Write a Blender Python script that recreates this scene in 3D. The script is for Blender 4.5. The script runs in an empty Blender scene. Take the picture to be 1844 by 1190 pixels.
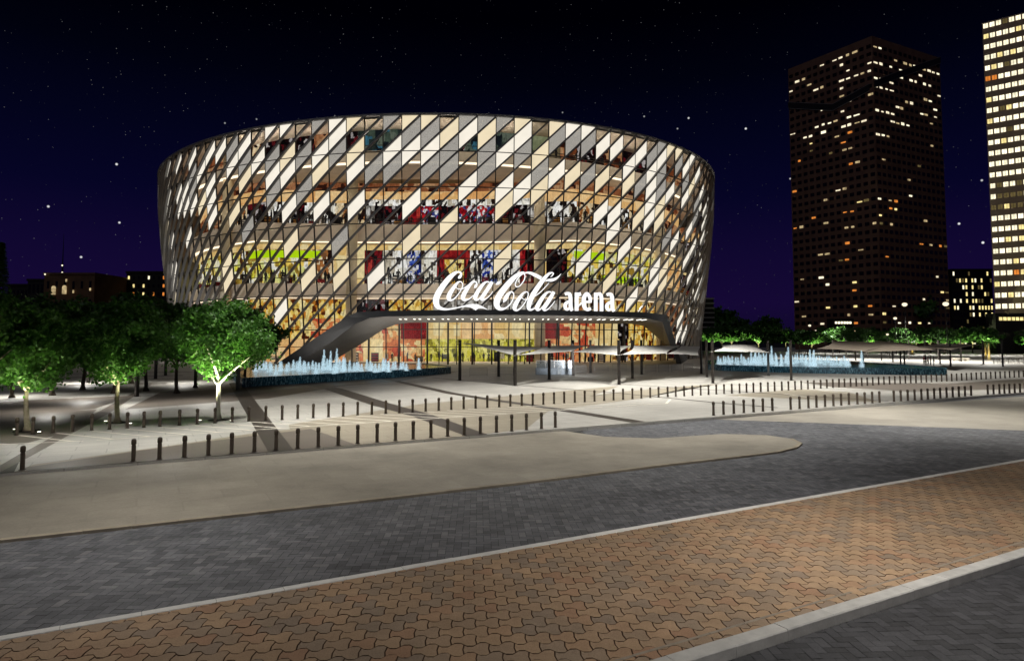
import bpy, bmesh, math, random
from mathutils import Vector, Matrix, noise

rnd = random.Random(11)
scene = bpy.context.scene
COL = scene.collection
R_ = math.radians

# ------------------------------------------------------------------ camera
CH, FPX, W0 = 4.8, 1200.0, 1844.0
PITCH = R_(3.5)
CX, CY = 922.0, 612.0 - FPX * math.tan(PITCH)
cam_d = bpy.data.cameras.new('camera')
cam = bpy.data.objects.new('camera', cam_d)
COL.objects.link(cam)
cam.location = (0, 0, CH)
cam.rotation_euler = (R_(90) + PITCH, 0, 0)
cam_d.sensor_width = 36
cam_d.lens = 36 * FPX / W0
cam_d.shift_y = -(595.0 - CY) / W0
cam_d.clip_start = 0.1
cam_d.clip_end = 5000
scene.camera = cam
FV = Vector((0, math.cos(PITCH), math.sin(PITCH)))
UV_ = Vector((0, -math.sin(PITCH), math.cos(PITCH)))


def ray(px, py):
    return FV + Vector((1, 0, 0)) * ((px - CX) / FPX) + UV_ * ((CY - py) / FPX)


def gnd(px, py, z=0.0):
    d = ray(px, py)
    t = (z - CH) / d.z
    return Vector((d.x * t, d.y * t, z))


def atY(px, py, Y):
    d = ray(px, py)
    t = Y / d.y
    return Vector((d.x * t, Y, CH + d.z * t))


# ------------------------------------------------------------------ materials
def lin(c):
    def f(v):
        v /= 255.0
        return v / 12.92 if v <= 0.04045 else ((v + 0.055) / 1.055) ** 2.4
    return (f(c[0]), f(c[1]), f(c[2]), 1.0)


class NT:
    def __init__(self, name):
        self.m = bpy.data.materials.new(name)
        self.m.use_nodes = True
        self.n = self.m.node_tree.nodes
        self.l = self.m.node_tree.links
        self.n.clear()
        self.out = self.n.new('ShaderNodeOutputMaterial')

    def new(self, t, **kw):
        nd = self.n.new(t)
        for k, v in kw.items():
            if k.startswith('i_'):
                nd.inputs[k[2:].replace('_', ' ')].default_value = v
            else:
                setattr(nd, k, v)
        return nd

    def link(self, a, b):
        self.l.new(a, b)

    def mixc(self, fac, a, b, blend='MIX'):
        nd = self.n.new('ShaderNodeMix')
        nd.data_type = 'RGBA'
        nd.blend_type = blend
        for sock, v in ((nd.inputs['Factor'], fac), (nd.inputs[6], a), (nd.inputs[7], b)):
            if hasattr(v, 'is_output'):
                self.l.new(v, sock)
            else:
                sock.default_value = v
        return nd.outputs[2]

    def ramp(self, src, stops):
        nd = self.n.new('ShaderNodeValToRGB')
        e = nd.color_ramp.elements
        while len(e) < len(stops):
            e.new(0.5)
        for el, (p, c) in zip(e, stops):
            el.position = p
            el.color = c if len(c) == 4 else (*c, 1)
        self.l.new(src, nd.inputs[0])
        return nd.outputs[0]


def scl(c, k):
    return (c[0] * k, c[1] * k, c[2] * k, 1.0)


def surf(name, col, rough=0.7, metal=0.0, var=0.25, scale=3.0, bump=0.0, island=0.0, spec=0.4):
    """general procedural surface: noise-varied colour, optional per-piece variation and bump"""
    t = NT(name)
    geo = t.new('ShaderNodeNewGeometry')
    nz = t.new('ShaderNodeTexNoise', i_Scale=scale, i_Detail=6.0, i_Roughness=0.65)
    t.link(geo.outputs['Position'], nz.inputs['Vector'])
    c = t.ramp(nz.outputs['Fac'], [(0.3, scl(col, 1 - var)), (0.7, scl(col, 1 + var))])
    if island:
        c2 = t.ramp(geo.outputs['Random Per Island'], [(0.0, (1 - island,) * 3), (1.0, (1 + island,) * 3)])
        c = t.mixc(1.0, c, c2, 'MULTIPLY')
    b = t.new('ShaderNodeBsdfPrincipled', i_Roughness=rough, i_Metallic=metal)
    b.inputs['Specular IOR Level'].default_value = spec
    t.link(c, b.inputs['Base Color'])
    if bump:
        n2 = t.new('ShaderNodeTexNoise', i_Scale=scale * 9, i_Detail=5.0)
        t.link(geo.outputs['Position'], n2.inputs['Vector'])
        bp = t.new('ShaderNodeBump', i_Strength=bump, i_Distance=0.02)
        t.link(n2.outputs['Fac'], bp.inputs['Height'])
        t.link(bp.outputs['Normal'], b.inputs['Normal'])
    t.link(b.outputs[0], t.out.inputs[0])
    return t.m


def glow(name, col, strength, var=0.0, scale=1.0):
    t = NT(name)
    e = t.new('ShaderNodeEmission', i_Strength=strength)
    if var:
        geo = t.new('ShaderNodeNewGeometry')
        nz = t.new('ShaderNodeTexNoise', i_Scale=scale, i_Detail=3.0)
        t.link(geo.outputs['Position'], nz.inputs['Vector'])
        c = t.ramp(nz.outputs['Fac'], [(0.3, scl(col, 1 - var)), (0.7, scl(col, 1 + var))])
        t.link(c, e.inputs['Color'])
    else:
        e.inputs['Color'].default_value = col
    t.link(e.outputs[0], t.out.inputs[0])
    return t.m


def display(name, cols, strength, cell=0.8, stretch=2.2, dark=0.25, ns=2.0):
    """lit shop window: boxy patches of goods and posters in a few colours, seen backlit"""
    t = NT(name)
    geo = t.new('ShaderNodeNewGeometry')
    mp = t.new('ShaderNodeMapping')
    mp.inputs['Scale'].default_value = (1 / cell, 0.02, 1 / (cell * stretch))
    t.link(geo.outputs['Position'], mp.inputs[0])
    mp2 = t.new('ShaderNodeMapping')
    mp2.inputs['Scale'].default_value = (1, 1, 0.45)
    t.link(geo.outputs['Position'], mp2.inputs[0])
    vo = t.new('ShaderNodeTexVoronoi', distance='CHEBYCHEV', i_Scale=1.0)
    t.link(mp.outputs[0], vo.inputs['Vector'])
    sp = t.new('ShaderNodeSeparateColor')
    t.link(vo.outputs['Color'], sp.inputs[0])
    n = len(cols)
    stops = []
    for i, c in enumerate(cols):
        stops.append((i / n, lin(c)))
    r = t.n.new('ShaderNodeValToRGB')
    r.color_ramp.interpolation = 'CONSTANT'
    e = r.color_ramp.elements
    while len(e) < n:
        e.new(0.5)
    for el, (p, c) in zip(e, stops):
        el.position = p
        el.color = c
    t.link(sp.outputs[0], r.inputs[0])
    nz = t.new('ShaderNodeTexNoise', i_Scale=ns, i_Detail=6.0, i_Roughness=0.7)
    t.link(mp2.outputs[0], nz.inputs['Vector'])
    mul = t.ramp(nz.outputs['Fac'], [(0.32, (dark,) * 3), (0.5, (0.9,) * 3), (0.7, (1.15,) * 3)])
    c = t.mixc(1.0, r.outputs[0], mul, 'MULTIPLY')
    em = t.new('ShaderNodeEmission', i_Strength=strength)
    t.link(c, em.inputs['Color'])
    t.link(em.outputs[0], t.out.inputs[0])
    return t.m


def paver_mat(name, stops, rough=0.75, fine=0.25, spec=0.3):
    t = NT(name)
    geo = t.new('ShaderNodeNewGeometry')
    c = t.ramp(geo.outputs['Random Per Island'], stops)
    nz = t.new('ShaderNodeTexNoise', i_Scale=1.1, i_Detail=8.0, i_Roughness=0.75)
    t.link(geo.outputs['Position'], nz.inputs['Vector'])
    m = t.ramp(nz.outputs['Fac'], [(0.25, (1 - fine,) * 3), (0.75, (1 + fine,) * 3)])
    c = t.mixc(1.0, c, m, 'MULTIPLY')
    nl = t.new('ShaderNodeTexNoise', i_Scale=0.22, i_Detail=7.0, i_Roughness=0.7)
    t.link(geo.outputs['Position'], nl.inputs['Vector'])
    ml_ = t.ramp(nl.outputs['Fac'], [(0.3, (0.74,) * 3), (0.62, (1.08,) * 3)])
    c = t.mixc(1.0, c, ml_, 'MULTIPLY')
    n2 = t.new('ShaderNodeTexNoise', i_Scale=38.0, i_Detail=5.0)
    t.link(geo.outputs['Position'], n2.inputs['Vector'])
    m2 = t.ramp(n2.outputs['Fac'], [(0.3, (0.86,) * 3), (0.7, (1.12,) * 3)])
    c = t.mixc(1.0, c, m2, 'MULTIPLY')
    b = t.new('ShaderNodeBsdfPrincipled', i_Roughness=rough)
    b.inputs['Specular IOR Level'].default_value = spec
    t.link(c, b.inputs['Base Color'])
    bp = t.new('ShaderNodeBump', i_Strength=0.35, i_Distance=0.01)
    t.link(n2.outputs['Fac'], bp.inputs['Height'])
    t.link(bp.outputs['Normal'], b.inputs['Normal'])
    t.link(b.outputs[0], t.out.inputs[0])
    return t.m


def concrete(name, col, streak=0.12, rough=0.6, joint=0.0):
    """paving slab concrete: broad stains, fine grain and (optionally) thin slab joints"""
    t = NT(name)
    geo = t.new('ShaderNodeNewGeometry')
    nz = t.new('ShaderNodeTexNoise', i_Scale=0.16, i_Detail=8.0, i_Roughness=0.7)
    t.link(geo.outputs['Position'], nz.inputs['Vector'])
    c = t.ramp(nz.outputs['Fac'], [(0.3, scl(col, 1 - streak * 1.5)), (0.7, scl(col, 1 + streak))])
    n2 = t.new('ShaderNodeTexNoise', i_Scale=14.0, i_Detail=6.0, i_Roughness=0.7)
    t.link(geo.outputs['Position'], n2.inputs['Vector'])
    m2 = t.ramp(n2.outputs['Fac'], [(0.3, (0.88,) * 3), (0.7, (1.1,) * 3)])
    c = t.mixc(1.0, c, m2, 'MULTIPLY')
    if joint:
        mp = t.new('ShaderNodeMapping')
        mp.inputs['Rotation'].default_value = (0, 0, R_(-29))
        t.link(geo.outputs['Position'], mp.inputs[0])
        br = t.new('ShaderNodeTexBrick', offset=0.5, i_Scale=1.0)
        br.inputs['Mortar Size'].default_value = 0.03
        br.inputs['Brick Width'].default_value = 2.4
        br.inputs['Row Height'].default_value = 1.2
        br.inputs['Color1'].default_value = (1, 1, 1, 1)
        br.inputs['Color2'].default_value = (0.9, 0.9, 0.9, 1)
        br.inputs['Mortar'].default_value = (1 - joint, 1 - joint, 1 - joint, 1)
        t.link(mp.outputs[0], br.inputs['Vector'])
        c = t.mixc(1.0, c, br.outputs['Color'], 'MULTIPLY')
    b = t.new('ShaderNodeBsdfPrincipled', i_Roughness=rough)
    b.inputs['Specular IOR Level'].default_value = 0.35
    t.link(c, b.inputs['Base Color'])
    bp = t.new('ShaderNodeBump', i_Strength=0.2, i_Distance=0.01)
    t.link(n2.outputs['Fac'], bp.inputs['Height'])
    t.link(bp.outputs['Normal'], b.inputs['Normal'])
    t.link(b.outputs[0], t.out.inputs[0])
    return t.m


def leaf_mat(name, c0, c1):
    t = NT(name)
    geo = t.new('ShaderNodeNewGeometry')
    c = t.ramp(geo.outputs['Random Per Island'], [(0.0, c0), (0.75, c1), (1.0, scl(c1, 1.5))])
    b = t.new('ShaderNodeBsdfPrincipled', i_Roughness=0.5)
    b.inputs['Specular IOR Level'].default_value = 0.35
    t.link(c, b.inputs['Base Color'])
    tr = t.new('ShaderNodeBsdfTranslucent')
    t.link(c, tr.inputs['Color'])
    mx = t.new('ShaderNodeMixShader')
    mx.inputs[0].default_value = 0.35
    t.link(b.outputs[0], mx.inputs[1])
    t.link(tr.outputs[0], mx.inputs[2])
    t.link(mx.outputs[0], t.out.inputs[0])
    return t.m


def glass_mat(name, tint, gloss):
    t = NT(name)
    tr = t.new('ShaderNodeBsdfTransparent')
    tr.inputs[0].default_value = tint
    gl = t.new('ShaderNodeBsdfGlossy', i_Roughness=0.3)
    mx = t.new('ShaderNodeMixShader')
    mx.inputs[0].default_value = gloss
    t.link(tr.outputs[0], mx.inputs[1])
    t.link(gl.outputs[0], mx.inputs[2])
    t.link(mx.outputs[0], t.out.inputs[0])
    return t.m


def frosted_mat():
    t = NT('frosted_panel')
    geo = t.new('ShaderNodeNewGeometry')
    mp = t.new('ShaderNodeMapping')
    mp.inputs['Scale'].default_value = (5, 5, 5)
    t.link(geo.outputs['Position'], mp.inputs[0])
    ck = t.new('ShaderNodeTexNoise', i_Scale=1.6, i_Detail=4.0, i_Roughness=0.8)
    t.link(mp.outputs[0], ck.inputs['Vector'])
    c = t.ramp(ck.outputs['Fac'], [(0.3, lin((128, 124, 117))), (0.7, lin((206, 201, 192)))])
    e = t.new('ShaderNodeEmission', i_Strength=0.85)
    t.link(c, e.inputs['Color'])
    tr = t.new('ShaderNodeBsdfTransparent')
    mx = t.new('ShaderNodeMixShader')
    mx.inputs[0].default_value = 0.22
    t.link(e.outputs[0], mx.inputs[1])
    t.link(tr.outputs[0], mx.inputs[2])
    t.link(mx.outputs[0], t.out.inputs[0])
    return t.m


def jet_mat():
    t = NT('fountain_foam')
    geo = t.new('ShaderNodeNewGeometry')
    mp = t.new('ShaderNodeMapping')
    mp.inputs['Scale'].default_value = (1, 1, 0.35)
    t.link(geo.outputs['Position'], mp.inputs[0])
    nz = t.new('ShaderNodeTexNoise', i_Scale=9.0, i_Detail=5.0, i_Roughness=0.7)
    t.link(mp.outputs[0], nz.inputs['Vector'])
    e = t.new('ShaderNodeEmission', i_Strength=0.66)  # glow stands in for lamps lighting the foam
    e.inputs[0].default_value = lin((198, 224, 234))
    d = t.new('ShaderNodeBsdfDiffuse')
    d.inputs[0].default_value = (0.6, 0.72, 0.78, 1)
    tr = t.new('ShaderNodeBsdfTransparent')
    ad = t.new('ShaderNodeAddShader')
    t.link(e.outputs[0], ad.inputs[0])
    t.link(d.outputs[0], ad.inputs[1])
    f = t.ramp(nz.outputs['Fac'], [(0.4, (0.08,) * 3), (0.6, (0.75,) * 3)])
    mx = t.new('ShaderNodeMixShader')
    t.link(f, mx.inputs[0])
    t.link(tr.outputs[0], mx.inputs[1])
    t.link(ad.outputs[0], mx.inputs[2])
    t.link(mx.outputs[0], t.out.inputs[0])
    return t.m


def basin_mat():
    t = NT('wet_basin_wall')
    geo = t.new('ShaderNodeNewGeometry')
    mp = t.new('ShaderNodeMapping')
    mp.inputs['Scale'].default_value = (6, 6, 2.2)
    t.link(geo.outputs['Position'], mp.inputs[0])
    nz = t.new('ShaderNodeTexNoise', i_Scale=1.0, i_Detail=5.0, i_Roughness=0.8)
    t.link(mp.outputs[0], nz.inputs['Vector'])
    c = t.ramp(nz.outputs['Fac'], [(0.35, lin((12, 36, 48))), (0.52, lin((36, 88, 108))), (0.66, lin((150, 206, 220)))])  # palest stop paints the sparkle of the wet wall into its colour
    b = t.new('ShaderNodeBsdfPrincipled', i_Roughness=0.2)
    t.link(c, b.inputs['Base Color'])
    bp = t.new('ShaderNodeBump', i_Strength=0.8, i_Distance=0.06)
    t.link(nz.outputs['Fac'], bp.inputs['Height'])
    t.link(bp.outputs['Normal'], b.inputs['Normal'])
    t.link(b.outputs[0], t.out.inputs[0])
    return t.m


M = {}
M['fin'] = surf('fin_grey_metal', lin((118, 116, 114)), 0.55, 0.1, 0.12, 0.6)
M['mullion'] = surf('dark_mullion', lin((48, 44, 42)), 0.5, 0.3, 0.1)
M['glass'] = glass_mat('clear_curtain_glass', (0.97, 0.97, 0.96, 1), 0.03)
M['frost'] = frosted_mat()
M['cream'] = glow('cream_backlit_panel', lin((248, 240, 224)), 1.0, 0.05, 0.35)
M['tan'] = glow('tan_backlit_panel', lin((240, 223, 188)), 0.98, 0.06, 0.35)
M['beige'] = surf('balcony_beige', lin((222, 206, 186)), 0.7, 0, 0.1, 0.5)
M['soffit'] = surf('gallery_soffit', lin((222, 206, 186)), 0.7, 0, 0.1, 0.4)
M['column'] = surf('interior_column', lin((206, 190, 160)), 0.6, 0, 0.1, 0.5)
M['cove'] = glow('cove_light', lin((255, 236, 205)), 1.6)
M['roof'] = surf('arena_roof', lin((60, 60, 64)), 0.8, 0, 0.2, 0.3)
M['portal'] = surf('portal_grey_cladding', lin((98, 96, 93)), 0.55, 0.1, 0.1, 0.25)
M['portal_dark'] = surf('portal_dark_fascia', lin((66, 65, 64)), 0.55, 0.1, 0.12, 0.4)
M['soffit_light'] = glow('soffit_light', lin((255, 250, 235)), 2.2)
M['sign'] = glow('sign_white_light', (1, 1, 1, 1), 1.15)
M['sign_side'] = surf('sign_return', lin((150, 150, 150)), 0.5)
M['black'] = surf('black_cloth', (0.008, 0.007, 0.007, 1), 0.9)
M['rack_red'] = surf('rack_red', lin((130, 20, 26)), 0.8)
M['rack_white'] = surf('rack_white', lin((214, 208, 200)), 0.8)
M['rack_ochre'] = surf('rack_ochre', lin((170, 120, 50)), 0.8)
M['rail'] = surf('dark_handrail', (0.02, 0.015, 0.012, 1), 0.5, 0.4)

# ------------------------------------------------------------------ mesh helpers
class MB:
    def __init__(self):
        self.v, self.f, self.m = [], [], []

    def poly(self, pts, mi=0):
        b = len(self.v)
        self.v.extend(tuple(p) for p in pts)
        self.f.append(tuple(range(b, b + len(pts))))
        self.m.append(mi)

    def raw(self, vs, fs, mi=0):
        b = len(self.v)
        self.v.extend(tuple(p) for p in vs)
        for f in fs:
            self.f.append(tuple(i + b for i in f))
            self.m.append(mi)

    def box8(self, p, mi=0):
        """p: 8 points, bottom ring 0-3, top ring 4-7"""
        self.raw(p, [(3, 2, 1, 0), (4, 5, 6, 7), (0, 1, 5, 4), (1, 2, 6, 5), (2, 3, 7, 6), (3, 0, 4, 7)], mi)

    def box(self, c, s, rz=0.0, mi=0):
        x, y, z = s[0] / 2, s[1] / 2, s[2] / 2
        pts = [(-x, -y, -z), (x, -y, -z), (x, y, -z), (-x, y, -z), (-x, -y, z), (x, -y, z), (x, y, z), (-x, y, z)]
        co, si = math.cos(rz), math.sin(rz)
        self.box8([(c[0] + a * co - b * si, c[1] + a * si + b * co, c[2] + d) for a, b, d in pts], mi)

    def slab(self, pts, z0, z1, mi=0):
        """prism of a ground polygon"""
        n = len(pts)
        a = sum(pts[i][0] * pts[(i + 1) % n][1] - pts[(i + 1) % n][0] * pts[i][1] for i in range(n))
        if a < 0:
            pts = pts[::-1]
        vs = [(p[0], p[1], z0) for p in pts] + [(p[0], p[1], z1) for p in pts]
        fs = [tuple(range(n, 2 * n))] + [(i, (i + 1) % n, n + (i + 1) % n, n + i) for i in range(n)]
        self.raw(vs, fs, mi)

    def sweep(self, rings, close_ring=True, caps=True, mi=0):
        n = len(rings[0])
        vs = [p for r in rings for p in r]
        fs = []
        for k in range(len(rings) - 1):
            for i in range(n if close_ring else n - 1):
                j = (i + 1) % n
                fs.append((k * n + i, k * n + j, (k + 1) * n + j, (k + 1) * n + i))
        if caps and close_ring:
            fs.append(tuple(range(n - 1, -1, -1)))
            fs.append(tuple(range((len(rings) - 1) * n, len(rings) * n)))
        self.raw(vs, fs, mi)

    def tube(self, pts, radii, seg=8, mi=0, jit=0.0):
        pts = [Vector(p) for p in pts]
        rings = []
        for i, p in enumerate(pts):
            d = (pts[min(i + 1, len(pts) - 1)] - pts[max(i - 1, 0)]).normalized()
            a = d.cross(Vector((0.3, 1, 0.1)) if abs(d.y) < 0.9 else Vector((1, 0, 0))).normalized()
            b = d.cross(a)
            r = radii[i] if hasattr(radii, '__len__') else radii
            rings.append([p + (a * math.cos(2 * math.pi * k / seg) + b * math.sin(2 * math.pi * k / seg)) * r *
                          (1 + jit * (rnd.random() - 0.5)) for k in range(seg)])
        self.sweep(rings, mi=mi)

    def lathe(self, c, prof, seg=12, mi=0):
        rings = [[(c[0] + r * math.cos(2 * math.pi * k / seg), c[1] + r * math.sin(2 * math.pi * k / seg), c[2] + z)
                  for k in range(seg)] for r, z in prof]
        self.sweep(rings, mi=mi)

    def mesh(self, name, mats, smooth=False):
        me = bpy.data.meshes.new(name)
        me.from_pydata(self.v, [], self.f)
        if not isinstance(mats, (list, tuple)):
            mats = [mats]
        for m in mats:
            me.materials.append(m)
        if len(mats) > 1:
            me.polygons.foreach_set('material_index', self.m)
        if smooth:
            me.polygons.foreach_set('use_smooth', [True] * len(self.f))
        me.update()
        return me

    def build(self, name, mats, parent=None, smooth=False):
        o = bpy.data.objects.new(name, self.mesh(name, mats, smooth))
        COL.objects.link(o)
        if parent:
            o.parent = parent
        return o


def tag(o, label=None, cat=None, group=None, kind=None):
    for k, v in (('label', label), ('category', cat), ('group', group), ('kind', kind)):
        if v:
            o[k] = v
    return o


def thing(name, loc, label, cat, group=None, rz=0.0):
    o = bpy.data.objects.new(name, None)
    COL.objects.link(o)
    o.location = loc
    o.rotation_euler = (0, 0, rz)
    return tag(o, label, cat, group)


def struct(name, mb, mats):
    return tag(mb.build(name, mats), kind='structure')


def dup(root, loc, rz=0.0, label=None, group=None, scale=None):
    r = root.copy()
    COL.objects.link(r)
    r.location = loc
    r.rotation_euler = (0, 0, rz)
    if scale:
        r.scale = scale
    if label:
        r['label'] = label
    if group:
        r['group'] = group
    for ch in root.children:
        c = ch.copy()
        COL.objects.link(c)
        c.parent = r
        for g in ch.children:
            d = g.copy()
            COL.objects.link(d)
            d.parent = c
    return r


def clip(poly, a, b, c):
    """keep the part of a 2-d polygon where a*x+b*y+c >= 0"""
    out = []
    n = len(poly)
    for i in range(n):
        p, q = poly[i], poly[(i + 1) % n]
        dp, dq = a * p[0] + b * p[1] + c, a * q[0] + b * q[1] + c
        if dp >= 0:
            out.append(p)
        if dp * dq < 0:
            s = dp / (dp - dq)
            out.append((p[0] + s * (q[0] - p[0]), p[1] + s * (q[1] - p[1])))
    return out


def halfplane(p, q):
    """coefficients positive on the far (+Y) side of the line pq"""
    a, b = -(q[1] - p[1]), q[0] - p[0]
    L = math.hypot(a, b)
    a, b = a / L, b / L
    if b < 0:
        a, b = -a, -b
    return a, b, -(a * p[0] + b * p[1])

# ================================================================== SETTING
# --- street directions: two kerbs bounding the brown footpath
ZR = -0.15                                    # carriageway level
K1a, K1b = gnd(0, 1149), gnd(1844, 828)       # far kerb, centre of its top
K2a, K2b = gnd(1210, 1190), gnd(1844, 994)    # near kerb
sd = (K1b - K1a).normalized()                 # along the street
sn = Vector((-sd.y, sd.x, 0))                 # across, away from camera
A1 = K1a - sd * 22
B1 = K1b + sd * 140
A2 = K2a - sd * 30
B2 = K2a + sd * 165

M['ground'] = surf('dark_ground', (0.03, 0.03, 0.03, 1), 0.9, 0, 0.3, 0.05)
g = MB()
g.poly([(-2500, -300, -0.3), (2500, -300, -0.3), (2500, 2500, -0.3), (-2500, 2500, -0.3)])
struct('ground', g, M['ground'])

# --- carriageway base sheet and herringbone block paving over the part near the camera
M['road_base'] = surf('road_joint_sand', lin((52, 52, 52)), 0.9, 0, 0.2, 1.5)
M['road_far'] = paver_mat('road_far_blocks', [(0, lin((96, 96, 97))), (1, lin((104, 104, 105)))], 0.6, 0.3)
PE0, PE1 = gnd(0, 853), gnd(1844, 707)        # plaza edge
pd = (PE1 - PE0).normalized()
pn = Vector((-pd.y, pd.x, 0))
PA, PB = PE0 - pd * 40, PE0 + pd * 330
g = MB()
g.poly([(*(A2 - sn * 14).xy, ZR - 0.012), (*(B2 - sn * 14).xy, ZR - 0.012), (*(B2 + sn * 75).xy, ZR - 0.012), (*(A2 + sn * 75).xy, ZR - 0.012)])
struct('road', g, M['road_base'])


def inset(poly, d):
    n = len(poly)
    cx = sum(p[0] for p in poly) / n
    cy = sum(p[1] for p in poly) / n
    out = []
    for p in poly:
        L = math.hypot(p[0] - cx, p[1] - cy)
        k = 1 - d / max(L, 0.02)
        out.append((cx + (p[0] - cx) * k, cy + (p[1] - cy) * k))
    return out


def in_view(x, y, pad=1.5):
    return y > 4.5 and -0.82 * y - pad - 4 < x < 0.82 * y + pad + 4


def herringbone(name, keep, hps, z, mats, w=0.18, ymax=60.0, rot=R_(3)):
    mb = MB()
    L = 2 * w
    co, si = math.cos(rot), math.sin(rot)
    # herringbone: horizontal block at (i*w + ..., j*w); period 4w
    for j in range(-20, int(ymax / w) + 20):
        for q in range(-170, 190):
            x0 = (4 * q + j % 4) * w
            y0 = j * w
            for rect in ((x0, y0, x0 + L, y0 + w), (x0 + L, y0 - w, x0 + L + w, y0 + w)):
                cx, cy = (rect[0] + rect[2]) / 2, (rect[1] + rect[3]) / 2
                X, Y = cx * co - cy * si, cx * si + cy * co
                if not in_view(X, Y) or Y > ymax or not keep(X, Y):
                    continue
                gp = 0.0045
                pts = [(rect[0] + gp, rect[1] + gp), (rect[2] - gp, rect[1] + gp), (rect[2] - gp, rect[3] - gp), (rect[0] + gp, rect[3] - gp)]
                pts = [(a * co - b * si, a * si + b * co) for a, b in pts]
                for h in hps:
                    pts = clip(pts, *h)
                    if not pts:
                        break
                if len(pts) < 3:
                    continue
                dz = rnd.uniform(-0.002, 0.002)
                tx, ty = rnd.gauss(0, 0.006), rnd.gauss(0, 0.006)
                mb.poly([(a, b, z + dz + (a - X) * tx + (b - Y) * ty) for a, b in pts])
    o = struct(name, mb, mats)
    return o


M['blocks'] = paver_mat('grey_block_paving', [(0, lin((88, 89, 93))), (0.3, lin((102, 103, 107))), (0.8, lin((113, 114, 118))), (1, lin((124, 124, 126)))], 0.62, 0.3)
h1 = halfplane(K1a + sn * 0.12, K1b + sn * 0.12)

# island (pale concrete apron) outline in photo pixels, on plane z = -0.03
ZI = -0.08
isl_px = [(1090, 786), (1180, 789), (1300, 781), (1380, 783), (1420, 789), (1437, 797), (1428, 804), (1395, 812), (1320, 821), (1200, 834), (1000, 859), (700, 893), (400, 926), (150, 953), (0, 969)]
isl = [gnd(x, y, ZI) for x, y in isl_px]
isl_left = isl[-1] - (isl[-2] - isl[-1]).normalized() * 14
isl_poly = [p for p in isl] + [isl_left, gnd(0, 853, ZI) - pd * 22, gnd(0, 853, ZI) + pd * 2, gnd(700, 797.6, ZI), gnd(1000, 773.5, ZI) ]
island_top_edge = halfplane(PE0 - pn * 0.02, PE1 - pn * 0.02)


def keep_road(X, Y):
    # blocks only where the apron does not cover them
    p = gnd_px(X, Y)
    return True


def gnd_px(X, Y, z=0.0):
    r = Vector((X, Y, z - CH))
    d = r.dot(FV)
    return CX + FPX * r.x / d, CY - FPX * r.dot(UV_) / d


def below_island(X, Y):
    px, py = gnd_px(X, Y, ZR)
    if px < 1400:
        return py > 960 - px * 0.1100 - 14 or (px > 1050 and py < 792 and py > 700)
    return py > 760


herringbone('block_paving', below_island, [h1], ZR, M['blocks'], ymax=46)
# far part of the carriageway beyond the modelled blocks
g = MB()
far_pts = [p for p in [(-60, 46.2), (220, 46.2), (220, 150), (-60, 150)]]
h_pl = halfplane(PE0, PE1)
fp = clip(far_pts, -h_pl[0], -h_pl[1], -h_pl[2] + 0.5)
fp = clip(fp, *h1)
g.poly([(a, b, ZR - 0.004) for a, b in fp])
struct('road_far', g, M['road_far'])

M['near_blocks'] = paver_mat('dimmed_block_paving', [(0, lin((60, 60, 62))), (0.4, lin((68, 68, 71))), (1, lin((78, 78, 81)))], 0.7, 0.3)  # same blocks, colour darkened for the weaker light on the near road
h2 = halfplane(K2a - sn * 0.16, K2b - sn * 0.16)
herringbone('near_road_paving', lambda X, Y: True, [(-h2[0], -h2[1], -h2[2])], ZR, M['near_blocks'], ymax=40)

# --- brown interlocking footpath
M['grout'] = surf('paver_joint', lin((92, 70, 54)), 0.95, 0, 0.25, 2)
M['brown'] = paver_mat('brown_interlocking_pavers', [(0, lin((154, 135, 116))), (0.12, lin((162, 142, 120))), (0.4, lin((174, 147, 119))), (0.8, lin((184, 154, 122))), (1, lin((174, 138, 110)))], 0.8, 0.16)
hb0 = halfplane(K2a + sn * 0.13, K2b + sn * 0.13)
hb1 = halfplane(K1a - sn * 0.10, K1b - sn * 0.10)
g = MB()
g.poly([(*A2.xy, -0.014), (*B2.xy, -0.014), (*B1.xy, -0.014), (*A1.xy, -0.014)])
struct('footpath_bed', g, M['grout'])
mb = MB()
L, P, AM = 0.40, 0.315, 0.058
rot = R_(4)
co, si = math.cos(rot), math.sin(rot)
tw = 0.10


def w_up(u):
    """trapezoid wave, period L: -1 on the first half, +1 on the second"""
    u = u % L
    h = L / 2
    for a, b, s in ((0, h, -1), (h, L, 1)):
        if a <= u < b:
            e = min(u - a, b - u)
            return s * min(1.0, e / (tw / 2))


for r in range(-20, 130):
    for q in range(-70, 170):
        u0 = q * L + (L / 2 if r % 2 else 0)
        cx, cy = u0 + L / 2, r * P
        X, Y = cx * co - cy * si, cx * si + cy * co
        if not in_view(X, Y, 1.0) or Y > 70:
            continue
        if hb0[0] * X + hb0[1] * Y + hb0[2] < -0.4 or -(hb1[0] * X + hb1[1] * Y + hb1[2]) < -0.4:
            continue
        gp = 0.0105
        us = [gp, tw / 2 + 0.004, L / 2 - tw / 2 - gp * 0.6, L / 2 + tw / 2 - gp * 0.6, L - tw / 2 - 0.004, L - gp]
        up = [(u, P / 2 + AM * w_up(u) - gp) for u in us]
        lo = [(u, -P / 2 - AM * w_up(u) + gp) for u in us]
        pts = lo + [(L - gp - 0.018, 0)] + up[::-1] + [(gp - 0.018, 0)]
        pts = [((u0 + a) * co - (cy + b) * si, (u0 + a) * si + (cy + b) * co) for a, b in pts]
        pts = clip(pts, *hb0)
        if len(pts) > 2:
            pts = clip(pts, -hb1[0], -hb1[1], -hb1[2])
        if len(pts) < 3:
            continue
        dz = rnd.uniform(-0.0025, 0.0025)
        tx, ty = rnd.gauss(0, 0.006), rnd.gauss(0, 0.006)
        mb.poly([(a, b, dz + (a - X) * tx + (b - Y) * ty) for a, b in pts])
struct('footpath', mb, M['brown'])

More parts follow.
